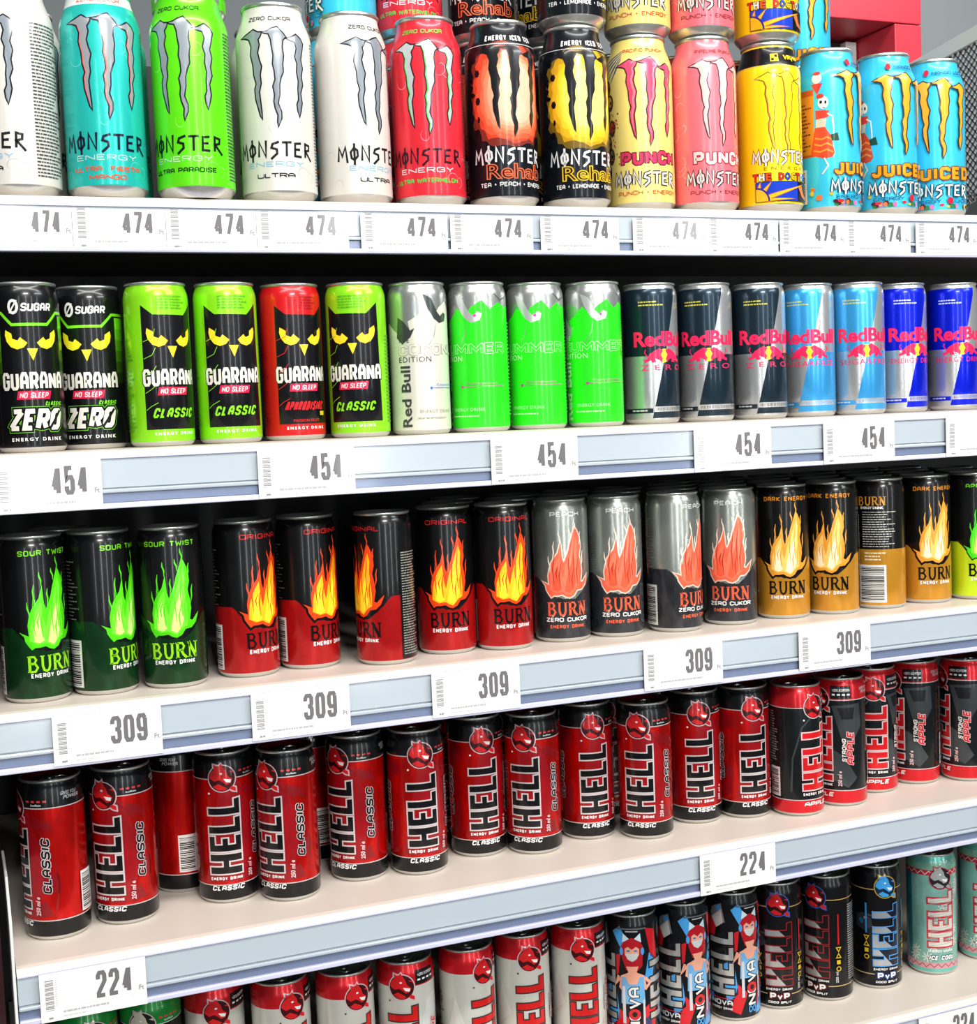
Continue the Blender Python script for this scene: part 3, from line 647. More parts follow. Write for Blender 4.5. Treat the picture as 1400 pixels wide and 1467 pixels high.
def burn_word(a, u, z, w, h, c):
    """serif capitals B U R N drawn as strokes"""
    g = {'B': [([(.2, 0), (.2, 1)], .17), ([(.2, .96), (.6, .95), (.75, .76), (.6, .55), (.2, .53)], .12), ([(.2, .53), (.65, .52), (.85, .28), (.65, .04), (.2, .03)], .13), ([(.02, .03), (.3, .03)], .06), ([(.02, .97), (.3, .97)], .06)],
         'U': [([(.2, 1), (.2, .35), (.3, .1), (.5, .02), (.7, .1), (.8, .35), (.8, 1)], .14), ([(.02, .97), (.38, .97)], .06), ([(.64, .97), (.98, .97)], .06)],
         'R': [([(.2, 0), (.2, 1)], .17), ([(.2, .96), (.62, .95), (.78, .74), (.62, .52), (.2, .5)], .12), ([(.5, .52), (.7, .2), (.98, .0)], .16), ([(.02, .03), (.38, .03)], .06), ([(.02, .97), (.3, .97)], .06)],
         'N': [([(.2, 0), (.2, 1)], .1), ([(.14, 1), (.82, .0)], .2), ([(.82, -.02), (.82, 1)], .1), ([(.02, .03), (.38, .03)], .06), ([(.62, .97), (1.0, .97)], .06), ([(.0, .97), (.25, .97)], .06)]}
    adv = w/4
    for i, ch in enumerate('BURN'):
        for P, t in g[ch]:
            a.stroke([(u-w/2+adv*i+.04*adv+x*adv*.94, z-h/2+y*h) for x, y in P], t*h, c); a.same()
    a.n += 1
design('green_flame_slim', 'slim', (12, 13, 14), .3)(burn((76, 206, 16), (110, 232, 50), (206, 240, 130), (14, 54, 24), 'B', (150, 226, 30), None, 'SOUR TWIST', (120, 214, 30), lowmot=1.2, tw=44))
design('red_flame_slim', 'slim', (12, 12, 13), .3)(burn((226, 66, 20), (250, 180, 30), (254, 232, 50), (166, 16, 18), 'B', (18, 10, 10), None, 'ORIGINAL', (190, 30, 34), extra='rough', lowmot=.7))
design('peach_flame_slim', 'slim', (156, 160, 152), .8)(burn((240, 98, 70), (244, 114, 86), (236, 90, 60), (48, 50, 54), 'B', (240, 104, 72), (232, 214, 196), 'PEACH', (226, 226, 220), sub='peach', lowmot=2.0, streak=(170, 50, 36), tw=28))
design('gold_flame_slim', 'slim', (14, 13, 12), .3)(burn((226, 150, 50), (244, 190, 100), (252, 232, 190), (192, 134, 38), 'B', (20, 14, 8), (20, 14, 8), 'DARK ENERGY', (226, 138, 30), extra='rough', lowmot=.4, tw=46))
design('lime_flame_slim', 'slim', (12, 14, 12), .3)(burn((70, 210, 30), (120, 235, 50), (220, 240, 120), (196, 226, 30), 'B', (20, 24, 10), (20, 24, 10), 'APPLE KIWI', (110, 214, 40), lowmot=.2))
def gold_back(a):
    a.band(4.2, 62, (192, 134, 38), mot=.4, metal=.4); a.part = 'lettering'; burn_word(a, 6, 112, 30, 9, (226, 150, 40)); a.text('ENERGY DRINK', 6, 105, 24, 2.6, WH, bold=.03)
    a.part = 'fine_print'; a.lines(-4, 32, 64, 102, 15, (190, 190, 180), seed=15, fill=.3); a.lines(-2, 20, 50, 60, 3, (240, 226, 190), seed=2, fill=.4)
    a.part = 'barcode'; a.barcode(-8, 20, 7, 46)
design('gold_back_slim', 'slim', (14, 13, 12), .3)(gold_back)

# ---- rows 4 and 5: block-letter cans
HL = {'H': [(0, 0), (7.2, 0), (7.2, 11.5), (11.3, 11.5), (11.3, 0), (18.5, 0), (18.5, 29), (11.3, 29), (11.3, 17.5), (7.2, 17.5), (7.2, 29), (0, 29)],
      'E': [(0, 0), (14.6, 0), (14.6, 6), (6.8, 6), (6.8, 11.6), (12.6, 11.6), (12.6, 17.4), (6.8, 17.4), (6.8, 23), (14.6, 23), (14.6, 29), (0, 29)],
      'L': [(0, 0), (15.2, 0), (14.4, 6), (7, 6), (7, 29), (0, 29)]}
def big_word(a, fill, outc, u=0, z=27, w=1.3, half=None, metal=.3, hatch=None, sc_=1.0, ex=1.0):
    a.part = 'lettering'; x = 0; n0 = a.n
    for ch, adv in zip('HELL', (20, 16.2, 16.6, 16)):
        P = [(u+14.5*sc_-b*sc_-.12*0, z+(x+c)*ex) for c, b in HL[ch]]; x += adv
        a.n = n0; a.poly(P, fill, metal=metal)
        if half:
            Q = [(u+14.5*sc_-b*sc_, z+(x-adv+c)*ex) for c, b in HL[ch] if True]
            # silvered lower-left half of each letter
            Q = [p for p in Q]
            for P2 in clip_half(Q): a.poly(P2, half, metal=.6); a.same()
            a.n += 1
        a.n = n0+2; a.stroke(P, w, outc, closed=True)
    a.n = n0+3; a.part = 'artwork'
def clip_half(Q):
    """part of the polygon left of the diagonal (simple cut by rows of strips)"""
    us = [p[0] for p in Q]; zs = [p[1] for p in Q]; u0, u1, z0, z1 = min(us), max(us), min(zs), max(zs); um = (u0+u1)/2
    T = []
    for k in range(0, len(Q)):
        pass
    # Sutherland-Hodgman against the line through (um+6,z0)-(um-8,z1)
    ax, az, bx, bz = um+7, z0, um-9, z1
    def side(p): return (bx-ax)*(p[1]-az)-(bz-az)*(p[0]-ax)
    out = []
    for i in range(len(Q)):
        p, q = Q[i], Q[(i+1) % len(Q)]; sp, sq = side(p), side(q)
        if sp >= 0: out.append(p)
        if sp*sq < 0: t = sp/(sp-sq); out.append((p[0]+(q[0]-p[0])*t, p[1]+(q[1]-p[1])*t))
    return [out] if len(out) > 2 else []
def imp(a, face, dark, ring, u=0, z=112.5, R=11.5, ring2=None):
    """round horned-head badge"""
    a.part = 'emblem'
    g = lambda L: [(u+x*R, z+y*R) for x, y in L]
    circ = [(math.cos(t), math.sin(t)) for t in np.linspace(0, 2*math.pi, 25)[:-1]]
    horns = g([(-.55, .72), (-.6, 1.1), (-.38, .98), (-.2, .98), (-.02, 1.16), (.08, .92)]); tail = g([(.72, -.62), (1.0, -.78), (1.02, -1.08), (.78, -1.0), (.5, -.8)])
    for P in (g([(1.08*x, 1.08*y) for x, y in circ]), [(x, y+.0) for x, y in g([(-.68, .6), (-.7, 1.22), (-.36, 1.1), (-.2, 1.08), (.0, 1.28), (.18, .9)])], g([(.7, -.55), (1.1, -.7), (1.12, -1.2), (.74, -1.1), (.4, -.85)])):
        a.poly(P, ring); a.same()
    a.n += 1
    a.poly(g(circ), dark); a.poly(horns, face); a.same(); a.poly(tail, face); a.same()
    a.poly(g([(-.95, .1), (-.8, .5), (-.5, .78), (-.1, .92), (.1, .9), (.3, .62), (.42, .2), (.62, .02), (.78, -.1), (.6, -.42), (.3, -.5), (.1, -.3), (-.2, -.1), (-.6, -.2)]), face, mot=.6)
    a.same(); a.poly(g([(-.7, -.62), (-.3, -.4), (.1, -.62), (.35, -.78), (.2, -.93), (-.3, -.9)]), face); a.same(); a.poly(g([(.55, .5), (.9, .35), (.82, .55)]), face)
    a.poly(g([(.1, -.02), (.68, -.12), (.62, -.36), (.3, -.3)]), WH); a.same(); a.ell(u-.05*R, z+.38*R, 1.2, .9, WH, 8)
    a.part = 'artwork'
def block(topc, botc, red, word_fill, word_out, flavour, side_col, side_out, body_shapes=None, topz=(112, 133), botz=(4.2, 17.5), face=(206, 28, 32), dark=(60, 8, 12), ring=(206, 180, 184), dotc=WH, split=1):
    def f(a):
        if body_shapes: body_shapes(a)
        a.band(topz[0], topz[1], topc, metal=.45 if topc[0] > 100 else .2); a.same(); a.band(botz[0], botz[1], botc, metal=.45 if botc[0] > 100 else .2)
        a.band(topz[0]-.4, topz[0]+.4, (200, 196, 196)); a.same(); a.band(botz[1]-.4, botz[1]+.4, (200, 196, 196))
        a.rect(13, 34, 113.5, 127, (16, 16, 20)) if topc[0] > 100 else None
        a.rects([(15+k*5, 18+k*5, 117, 118.6) for k in range(4)], (220, 60, 60) if topc[0] < 100 else WH)
        a.part = 'lettering'; a.text('+20% KOFFEIN' if topc[0] > 100 else 'koffein', 24, 122.5 if topc[0] > 100 else 114.8, 18 if topc[0] > 100 else 9, 2.8 if topc[0] > 100 else 1.6, WH, bold=.01, shear=.2)
        a.text('GIVES YOU', 52, 123, 15, 3, (190, 190, 190), bold=.02, shear=.3); a.text('POWER', 54, 119.5, 15, 3, (190, 190, 190), bold=.02, shear=.3)
        big_word(a, word_fill, word_out)
        imp(a, face, dark, ring)
        a.part = 'lettering'; a.ell(-12, 99.5, .9, .9, dotc, 8); a.blk('ENERGY DRINK', 0, 23.4, 28, 2.8, WH if word_out[0] > 90 else (120, 20, 26), wt=.24, gap=.45)
        a.blk(flavour[0], 1, 15 if len(flavour) == 1 else 13.2, 28, 4.4, WH, wt=.24, shear=.25, gap=.4)
        sd = flavour[-1] if len(flavour) > 1 else flavour[0]
        if len(flavour) > 1 and flavour[1]: a.blk(flavour[1], 26, 60, 24, 4.2, (225, 222, 215), wt=.22, shear=.25, rot=True, out=((60, 20, 24), .3)); a.blk(flavour[2], 32.5, 62, 34, 7.5, side_col, wt=.22, shear=.25, rot=True, out=(side_out, .5))
        else:
            for uu in (30, -36): a.blk(sd, uu, 64, 46, 7, side_col, wt=.22, shear=.2, rot=True, out=(side_out, .5), gap=.35)
        a.text('250 ml e', 21.5, 30, 16, 4, (226, 190, 192), bold=.03, shear=.2, rot=True)
        a.part = 'barcode'; a.barcode(58, 74, 20, 54)
        a.part = 'fine_print'; a.lines(-74, -44, 24, 108, 34, (90, 90, 92) if red[0] < 90 else (90, 12, 18), seed=8, fill=.45); a.part = 'artwork'
    return f
def hell_red_shapes(a):
    dk = (132, 10, 20)
    a.poly([(-20, 20), (-12, 60), (-2, 108), (16, 108), (30, 70), (22, 20)], (150, 12, 22), mot=.5)
    a.stroke([(10, 108), (26, 92), (36, 70), (40, 48), (36, 26)], 1.6, dk); a.same(); a.poly([(18, 106), (34, 100), (36, 92), (22, 96)], dk); a.same()
    a.poly([(28, 60), (40, 56), (40, 40), (26, 44)], dk); a.same(); a.poly([(20, 30), (28, 34), (34, 22), (20, 20)], dk); a.same()
    a.poly([(-40, 104), (-24, 108), (-20, 96), (-34, 90)], dk); a.same(); a.poly([(-38, 50), (-22, 54), (-24, 24), (-36, 22)], dk)
design('red_block_slim', 'slim', (196, 12, 8), .7, .9, lid='red')(block((14, 16, 18), (12, 12, 14), (206, 14, 20), (14, 14, 17), (206, 196, 196), ['CLASSIC'], (14, 14, 17), (206, 196, 196), hell_red_shapes))
def apple_shapes(a):
    g = (56, 62, 64)
    a.poly([(14, 106), (44, 108), (46, 84), (34, 66), (24, 70)], g, mot=.3); a.same(); a.poly([(14, 60), (24, 56), (40, 30), (30, 20), (12, 30)], g, mot=.3)
    a.stroke([(-26, 26), (-24, 60), (-14, 92), (0, 106)], 1.8, g); a.part = 'barcode'; a.barcode(-53, -38, 20, 50); a.part = 'fine_print'; a.lines(-55, -40, 56, 108, 20, (150, 150, 150), seed=31, fill=.5); a.part = 'artwork'; a.poly([(20, 104), (38, 104), (36, 92), (24, 92)], (24, 26, 28)); a.same(); a.stroke([(14, 62), (26, 54), (44, 44)], 1.2, (24, 26, 28))
design('apple_block_slim', 'slim', (22, 26, 28), .4, .2, lid='red')(block((202, 26, 36), (206, 26, 36), (22, 26, 28), (210, 26, 32), (222, 190, 190), ['APPLE', 'STRONG', 'APPLE'], (214, 40, 52), (226, 200, 196), apple_shapes))
def grape_shapes(a):
    a.poly([(14, 60), (24, 96), (40, 104), (48, 84), (38, 60)], (196, 198, 194), mot=.2); a.same(); a.poly([(-44, 40), (-30, 90), (-20, 60)], (206, 206, 200))
design('grape_block_slim', 'slim', (200, 200, 190), .35, .1)(block((196, 22, 32), (196, 22, 32), (222, 222, 214), (204, 26, 26), (60, 40, 40), ['GRAPE', 'RED', 'GRAPE'], (200, 30, 50), (225, 222, 215), grape_shapes, dotc=(60, 60, 60)))
design('green_block_slim', 'slim', (16, 20, 18), .4, .2)(block((20, 130, 50), (20, 130, 50), (16, 20, 18), (60, 180, 60), (220, 220, 220), ['MELON'], (60, 190, 70), (10, 30, 14), None, face=(206, 200, 180), dark=(24, 26, 24)))
def pvp(fill, half, outc, face, dark, ring, acc, pv):
    def f(a):
        a.stroke([(-83, 110), (83, 110)], .9, (196, 160, 90)); a.same(); a.stroke([(-83, 17), (-13, 17)], .9, (196, 170, 110)); a.same(); a.stroke([(13, 17), (83, 17)], .9, (196, 170, 110))
        a.poly([(-33, 80), (-24, 84), (-16, 78), (-14, 70), (-24, 64), (-34, 68)], (40, 44, 52)); a.same(); a.ell(-27, 74, 3, 3, acc, 10); a.ell(-22, 78, 2, 2, (222, 150, 120), 8)
        a.stroke([(-20, 82), (-8, 80)], 2, (60, 62, 66)); 
        big_word(a, fill, outc, half=half, w=1.0, z=26)
        imp(a, face, dark, ring)
        a.part = 'lettering'; a.blk('ENERGY DRINK', 0, 22.6, 28, 2.4, WH, wt=.22, gap=.4); a.blk('P', -7, 15.6, 6, 6.5, WH, wt=.26, out=(pv, .9)); a.blk('V', 0, 14.8, 5, 4.6, WH, wt=.28, out=(pv, .9)); a.blk('P', 7, 15.6, 6, 6.5, WH, wt=.26, out=(pv, .9)); a.blk('COCO SPLIT', 0, 9, 24, 2.4, WH, wt=.24, shear=.2)
        a.part = 'fine_print'; a.lines(36, 56, 22, 104, 34, (150, 150, 150), seed=12, fill=.5); a.same(); a.lines(-58, -38, 22, 104, 34, (120, 120, 120), seed=13, fill=.5)
        a.part = 'artwork'; y = (214, 176, 30)
        for uu in (24, -21):
            a.stroke([(uu, 62), (uu, 95)], 1.8, acc); a.same()
            a.stroke([(uu-2.4, 59), (uu+2.4, 59), (uu, 54.5)], .9, y, closed=True); a.same(); a.stroke([(uu-2.4, 48), (uu+2.4, 48), (uu, 52.5)], .9, y, closed=True); a.same(); a.rect(uu-2, uu+2, 41, 45.4, y); a.same(); a.stroke([(uu+2.3*math.cos(t), 36+2.3*math.sin(t)) for t in np.linspace(0, 6.28, 10)[:-1]], .9, y, closed=True); a.same()
        a.n += 1; a.text('250 ml', 22, 27, 12, 3, (200, 200, 200), bold=.02, rot=True)
    return f
design('red_versus_slim', 'slim', (14, 14, 17), .35)(pvp((16, 14, 16), (178, 176, 174), (150, 24, 34), (196, 26, 32), (30, 6, 8), (50, 90, 170), (190, 24, 34), (110, 16, 24)))
design('blue_versus_slim', 'slim', (14, 14, 18), .35)(pvp((16, 22, 40), (176, 180, 184), (70, 150, 216), (60, 160, 226), (16, 40, 70), (196, 160, 40), (50, 140, 210), (30, 70, 140)))
def ice(a):
    cr = (206, 212, 200); rnd = random.Random(2)
    a.band(8, 112, (120, 172, 160), mot=.7); a.rect(-83, -33, 4.2, 126, (20, 120, 140), mot=.8); a.same(); a.rect(33, 83, 4.2, 126, (70, 150, 146), mot=.8)
    for i in range(26):
        u, z = rnd.uniform(-32, 40), rnd.uniform(18, 124)
        for k in range(8): t = k*math.pi/4; a.stroke([(u, z), (u+6*math.cos(t), z+6*math.sin(t))], 1.3, (206, 214, 202), taper=False); a.same()
    a.n += 1
    a.band(112, 118, (190, 40, 60)); a.same(); a.band(8, 15, (196, 150, 156))
    for zc, n in ((115, 40), (11.5, 40)):
        a.stroke([(-82+i*164/n, zc+(2 if i % 2 else -2)) for i in range(n+1)], .9, (214, 196, 190) if zc > 50 else (176, 50, 74)); a.same()
    a.n += 1; a.band(118, 126, (120, 170, 150), mot=1); 
    big_word(a, (214, 210, 200), (190, 40, 60), w=1.8, z=32, ex=.93)
    a.part = 'lettering'
    for z in np.arange(34, 92, 2.6): a.stroke([(-12, z), (13, z+3)], .45, (150, 160, 156)); a.same()
    a.n += 1; imp(a, (160, 164, 162), (34, 36, 40), (190, 40, 60), z=109)
    a.part = 'lettering'; a.text('ENERGY DRINK', 0, 28, 28, 2.6, WH, bold=.03); a.blk('ICE COOL', 1, 20.5, 28, 4.8, WH, wt=.26, shear=.25, out=((20, 60, 70), .5)); a.part = 'artwork'
design('teal_block_slim', 'slim', (100, 180, 166), .4, .3)(ice)
def nova(a):
    bl = (70, 160, 226); rd = (204, 26, 36); rnd = random.Random(5)
    for P, c in (([(-20, 118), (-12, 124), (2, 98), (-8, 96)], bl), ([(14, 122), (26, 118), (30, 84), (20, 92)], rd), ([(-30, 60), (-18, 66), (-14, 30), (-26, 20)], bl), ([(18, 96), (26, 90), (20, 60), (12, 70)], bl), ([(-24, 92), (-12, 96), (-14, 76), (-22, 70)], rd), ([(10, 40), (26, 50), (24, 20), (8, 14)], rd), ([(-14, 40), (-4, 30), (-12, 8), (-22, 12)], rd), ([(12, 30), (20, 34), (18, 8), (6, 6)], bl), ([(40, 90), (52, 84), (48, 50), (36, 60)], rd), ([(38, 50), (50, 46), (46, 14), (34, 20)], bl), ([(-50, 110), (-36, 104), (-40, 84), (-52, 90)], rd), ([(-56, 46), (-44, 50), (-42, 20), (-54, 14)], bl), ([(-40, 120), (-30, 124), (-26, 104), (-38, 108)], (120, 122, 124))):
        a.poly(P, c); a.same()
    a.n += 1
    big_word(a, (196, 196, 192), (16, 16, 20), u=-32, z=28, w=1.4, metal=.6); big_word(a, (196, 196, 192), (16, 16, 20), u=32, z=28, w=1.4, metal=.6)
    a.ell(-36, 112, 8, 9, (120, 122, 124), 8); a.poly([(-42, 108), (-30, 118), (-28, 104), (-36, 98)], (190, 190, 186)); a.ell(-33, 119, 3, 3, bl, 10)
    # girl with red hair, cat-ear headset and mask: bust only
    a.part = 'illustration'; hair = (176, 24, 36); skin = (232, 164, 138)
    a.poly([(-10, 92), (-11, 104), (-7, 111), (0, 113), (7, 111), (11, 104), (10, 84), (6, 80), (-6, 80)], hair)
    a.poly([(-9.5, 108), (-8.5, 117.5), (-2.5, 112)], (200, 226, 236)); a.same(); a.poly([(9.5, 108), (8.5, 117.5), (2.5, 112)], (200, 226, 236)); a.same()
    a.poly([(-6, 84), (-4, 78), (-12, 74), (-14, 62), (-8, 56), (8, 56), (14, 62), (12, 74), (4, 78), (6, 84)], skin)
    a.poly([(-7, 104), (-7, 96), (-4, 91), (0, 89), (4, 91), (7, 96), (7, 104)], skin)
    a.poly([(-8, 108), (-8, 101), (-4, 104), (0, 101), (4, 104), (8, 101), (8, 108), (0, 111)], hair)
    a.poly([(-6.5, 97), (6.5, 97), (4.5, 91.5), (0, 89), (-4.5, 91.5)], (200, 206, 206)); a.same(); a.rects([(-5, -2, 99, 100.6), (2, 5, 99, 100.6)], (40, 110, 170)); a.same()
    a.ell(-10.5, 99, 1.8, 4, bl, 10); a.same(); a.ell(10.5, 99, 1.8, 4, bl, 10); a.same(); a.poly([(-11, 73), (-7, 73), (-4, 66), (4, 66), (7, 73), (11, 73), (12, 46), (-12, 46)], (110, 170, 214))
    a.stroke([(12, 72), (18, 66), (12, 60)], 3, skin); a.same(); a.stroke([(-12, 72), (-18, 64), (-14, 74)], 2.6, skin)
    a.part = 'lettering'
    a.blk('NOVA', 1, 40, 46, 11, (222, 222, 220), wt=.2, rot=True, out=(K, .8)); a.ell(1, 35.5, 5.8, 5.6, rd, 16); a.ell(1, 35.5, 2.6, 2.8, K, 12)
    a.rects([(-10.5, -7.5, 26, 64), (9.5, 11.5, 22, 50)], (196, 200, 206)); a.stroke([(1+4*math.sin(t), 13+4*math.sin(t)*math.cos(t)*1.6) for t in np.linspace(0, 6.28, 18)], 1.2, bl)
    a.blk('NOVA', -32, 20, 24, 5.5, (220, 220, 220), wt=.22); a.blk('ENERGY DRINK', -32, 14, 24, 2.6, (220, 220, 220), wt=.22)
    a.part = 'artwork'; a.stroke([(-14, 122), (14, 122)], 1.6, (90, 94, 98)); a.rect(-6, 6, 119, 120, (180, 180, 180))
    a.stroke([(-46, 24.5), (-18, 24.5)], .8, rd)
design('nova_block_slim', 'slim', (18, 20, 24), .4)(nova)

# ------------------------------------------------------------------ shelves
SZ = [-7.5, -215.4, -416.36, -619.83, -831.93]
XL, XR = 91.0, 1560.0
XLS = [91, 82, 82, 91, 91]
def card(x0, x1, zt, zb, y, txt, label, seed=1, group='price cards in the shelf rails'):
    e = empty('price_card', W(x0, y, zb)); w = x1-x0; h = zt-zb
    v, f = box_geo(0, w*MM, -.5*MM, .3*MM, 0, h*MM); new_obj('card', mesh('card', v, f, M_paper), e)
    a = Art('flat'); a.R = 1
    grey = (96, 94, 96)
    L = [(3.2, 10, 5, 7), (3, 9, 3.6, 4.2)]
    a.rects([(4, 10.5, 9+i*1.25, 9+i*1.25+(.85 if (i*7+seed) % 3 else .4)) for i in range(20)], (128, 128, 130)); a.rect(15, 15.5, 4, h-3, (205, 205, 205)); a.lines(11.6, 13.6, 12, 34, 12, (190, 190, 190), seed=seed)
    k = w/82
    a.blk(txt, 57*k, 12.2+11.5*h/40, 28*k, 22.5*h/40, grey, wt=.15, gap=.2)
    T = text_tris('Ft', .02, 1, 0, 2); lo = T.min((0, 1)); hi = T.max((0, 1)); a.add((T-lo)*np.array((4, 4))/(hi-lo)+np.array((76*k, 13)), (140, 140, 140))
    a.lines(17, 62*k, 5.5, 8.3, 1, (165, 165, 165), seed=seed+3, fill=.5); a.lines(17, 40, 2.5, 4.8, 1, (195, 195, 195), seed=seed+4, fill=.4); a.rect(17, w-3, 10, 10.2, (205, 205, 205)); a.lines(6, 12, 2, 4.2, 1, (130, 130, 130), seed=seed, fill=.6)
    V = np.concatenate([np.stack([t[1].reshape(-1, 2)[:, 0], np.full(t[1].size//2, -.56-.05*t[4]), t[1].reshape(-1, 2)[:, 1]], -1) for t in a.T]); C = np.concatenate([np.tile(np.array(t[2]), (t[1].size//2, 1)) for t in a.T])
    C[:, 3] = 0; n = len(V); me = mesh('price_print', V*MM, [(i, i+1, i+2) for i in range(0, n, 3)], M_card)
    at = me.attributes.new('Col', 'FLOAT_COLOR', 'POINT'); at.data.foreach_set('color', C.ravel())
    new_obj('price_print', me, e)
    e.rotation_euler = (-TILT, 0, 0); tag(e, label, 'price card', group); return e
TILT = math.radians(0)
ORD = ['topmost', 'second', 'third', 'fourth', 'lowest']
for i, z in enumerate(SZ):
    yf = 56.0 if i == 0 else 0.0; top = -4.5 if i == 0 else -2.0; H = [46.6, 46.7, 47.4, 45.5, 46][i]
    XL = XLS[i]
    e = empty('shelf', W(XL, yf, z)); e.matrix_world = Matrix.Translation(W(XL, yf, z))
    tag(e, f'long white metal shelf with price rail, {ORD[i]} of the five shelves', 'shelf', 'white gondola shelves')
    def loc(o): o.parent = e; o.matrix_parent_inverse = e.matrix_world.inverted(); return o
    yd = yf if i else yf+4
    deck = [(468, z), (yd+8, z), (yd+3, z-.8), (yd+.6, z-3), (yd, z-6), (yd+1.5, z-11), (468, z-11)]
    loc(extrude_x('deck', deck, XL, XR, M_deck))
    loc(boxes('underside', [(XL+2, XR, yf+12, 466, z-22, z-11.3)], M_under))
    zt = z+top-4; zb = z-H; h = zt-zb
    # rail: back channel, holder strip, ridge, groove, lower lip
    loc(boxes('rail_channel', [(XL, XR, yf+2, yf+6, zb+1, zt)], M_rail))
    loc(boxes('holder_strip', [(XL, XR, yf+.4, yf+2.2, zb+h*.40, zt-.8)], M_rail, bevel=.5))
    loc(boxes('rail_ridge', [(XL, XR, yf-2.2, yf+2.2, zb+h*.30, zb+h*.38)], M_rail, bevel=.9))
    loc(boxes('rail_groove', [(XL, XR, yf+.2, yf+2.1, zb+h*.12, zb+h*.29)], M_raild))
    loc(boxes('rail_lip', [(XL, XR, yf-3, yf+5, zb, zb+h*.11)], M_railw, bevel=.8))
    loc(boxes('rail_lip', [(XL, XR, yf-1.2, yf+4, zt-1.2, zt+.6)], M_railw, bevel=.4))

XL = 91.0
# side plates at the left end of the fourth and lowest shelves
for i in (3, 4):
    z = SZ[i]
    pl = [(-4, -58), (-4, 40), (44, 62), (120, 62), (120, -10), (60, -24), (60, -58)]
    o = extrude_x('side_plate', [(y, z+q) for y, q in pl], XL-3.2, XL-.8, M_white)
    md = o.modifiers.new('bevel', 'BEVEL'); md.width = .0008; md.segments = 2
    tag(o, 'white folded metal end plate at the left end of the fourth shelf' if i == 3 else 'white folded metal end plate at the left end of the lowest shelf', 'bracket')

# cards
def cards():
    dig = [161.9, 228.9, 303.8, 379.9, 472.3, 556.2, 645.2, 741.4, 822.7, 906.1, 984.6, 1072.9]
    names = ['first', 'second', 'third', 'fourth', 'fifth', 'sixth', 'seventh', 'eighth', 'ninth', 'tenth', 'eleventh', 'twelfth']
    for i, d in enumerate(dig):
        x0 = d-56; x1 = min(x0+81, (dig[i+1]-56.4) if i < 11 else x0+81)
        x0 = max(x0, XL+1)
        card(x0, x1, -19.5, -52.5, 53, '474', f'white price card reading 474 in the top shelf rail, {names[i]} from the left', i)
    def row(si, L, t, zt, zb, nm):
        n = ['first', 'second', 'third', 'fourth', 'fifth']
        for i, (a, b) in enumerate(L): card(a, b, SZ[si]+zt, SZ[si]+zb, -3.6, t, f'white price card reading {t} in the {nm} shelf rail, {n[i]} from the left', i+20*si)
    row(1, [(98, 178), (302, 384), (508, 592), (712, 796), (856, 940), (1004, 1088)][:5]+[], '454', -6, -46, 'second')
    card(1004, 1088, SZ[1]-6, SZ[1]-46, -3.6, '454', 'white price card reading 454 in the second shelf rail, at the right edge', 77)
    row(2, [(129, 213), (286, 370), (444, 527), (652, 736), (822, 906)], '309', -6, -45, 'third')
    row(3, [(107, 189), (705, 789)], '224', -6, -45, 'fourth')
    row(4, [(802, 884), (957, 1040)], '224', -6, -46, 'lowest')
cards()

# ------------------------------------------------------------------ the cans
def ordn(i): return ['first', 'second', 'third', 'fourth', 'fifth', 'sixth', 'seventh', 'eighth', 'ninth', 'tenth', 'eleventh', 'twelfth', 'thirteenth', 'fourteenth', 'fifteenth', 'sixteenth', 'seventeenth', 'eighteenth'][i]
LOOK = {'white_tall': 'tall off-white can with grey claw mark', 'teal_tall': 'tall teal can with silver and orange claw mark', 'green_tall': 'tall bright green can with silver claw mark', 'watermelon_tall': 'tall coral red can with silver and green claw mark',
        'peach_tea_tall': 'tall black and orange can with black claw mark', 'lemon_tea_tall': 'tall black and yellow can with black claw mark', 'cream_punch_tall': 'tall pale yellow can with pink claw mark', 'pink_punch_tall': 'tall pink can with pale claw mark',
        'yellow_doctor_tall': 'tall yellow can with sun picture and black collar', 'blue_mango_tall': 'tall sky blue can with orange claw mark and dancer',
        'black_owl_slim': 'black slim can with yellow owl eyes and ZERO', 'green_owl_slim': 'lime green slim can with yellow owl eyes', 'red_owl_slim': 'red slim can with yellow owl eyes', 'white_edition_slim': 'cream white slim can with upright lettering',
        'green_edition_slim': 'bright green slim can with silver shoulder', 'grey_quad_slim': 'dark grey and silver slim can with red bulls', 'lightblue_quad_slim': 'light blue and silver slim can with red bulls', 'blue_quad_slim': 'deep blue and silver slim can with red bulls',
        'green_flame_slim': 'black slim can with green flame', 'red_flame_slim': 'black and red slim can with yellow flame', 'peach_flame_slim': 'grey slim can with coral flame', 'gold_flame_slim': 'black and gold slim can with flame', 'lime_flame_slim': 'black and lime slim can with green flame',
        'gold_back_slim': 'black and gold slim can turned to its barcode', 'red_block_slim': 'red and black slim can with horned head badge', 'apple_block_slim': 'black slim can with red bands and red letters', 'grape_block_slim': 'white slim can with red shoulder and red letters',
        'green_block_slim': 'black slim can with green shoulder', 'red_versus_slim': 'black slim can with red-edged letters', 'blue_versus_slim': 'black slim can with blue-edged letters', 'teal_block_slim': 'teal patterned slim can with pale letters', 'nova_block_slim': 'black slim can with red-haired girl'}
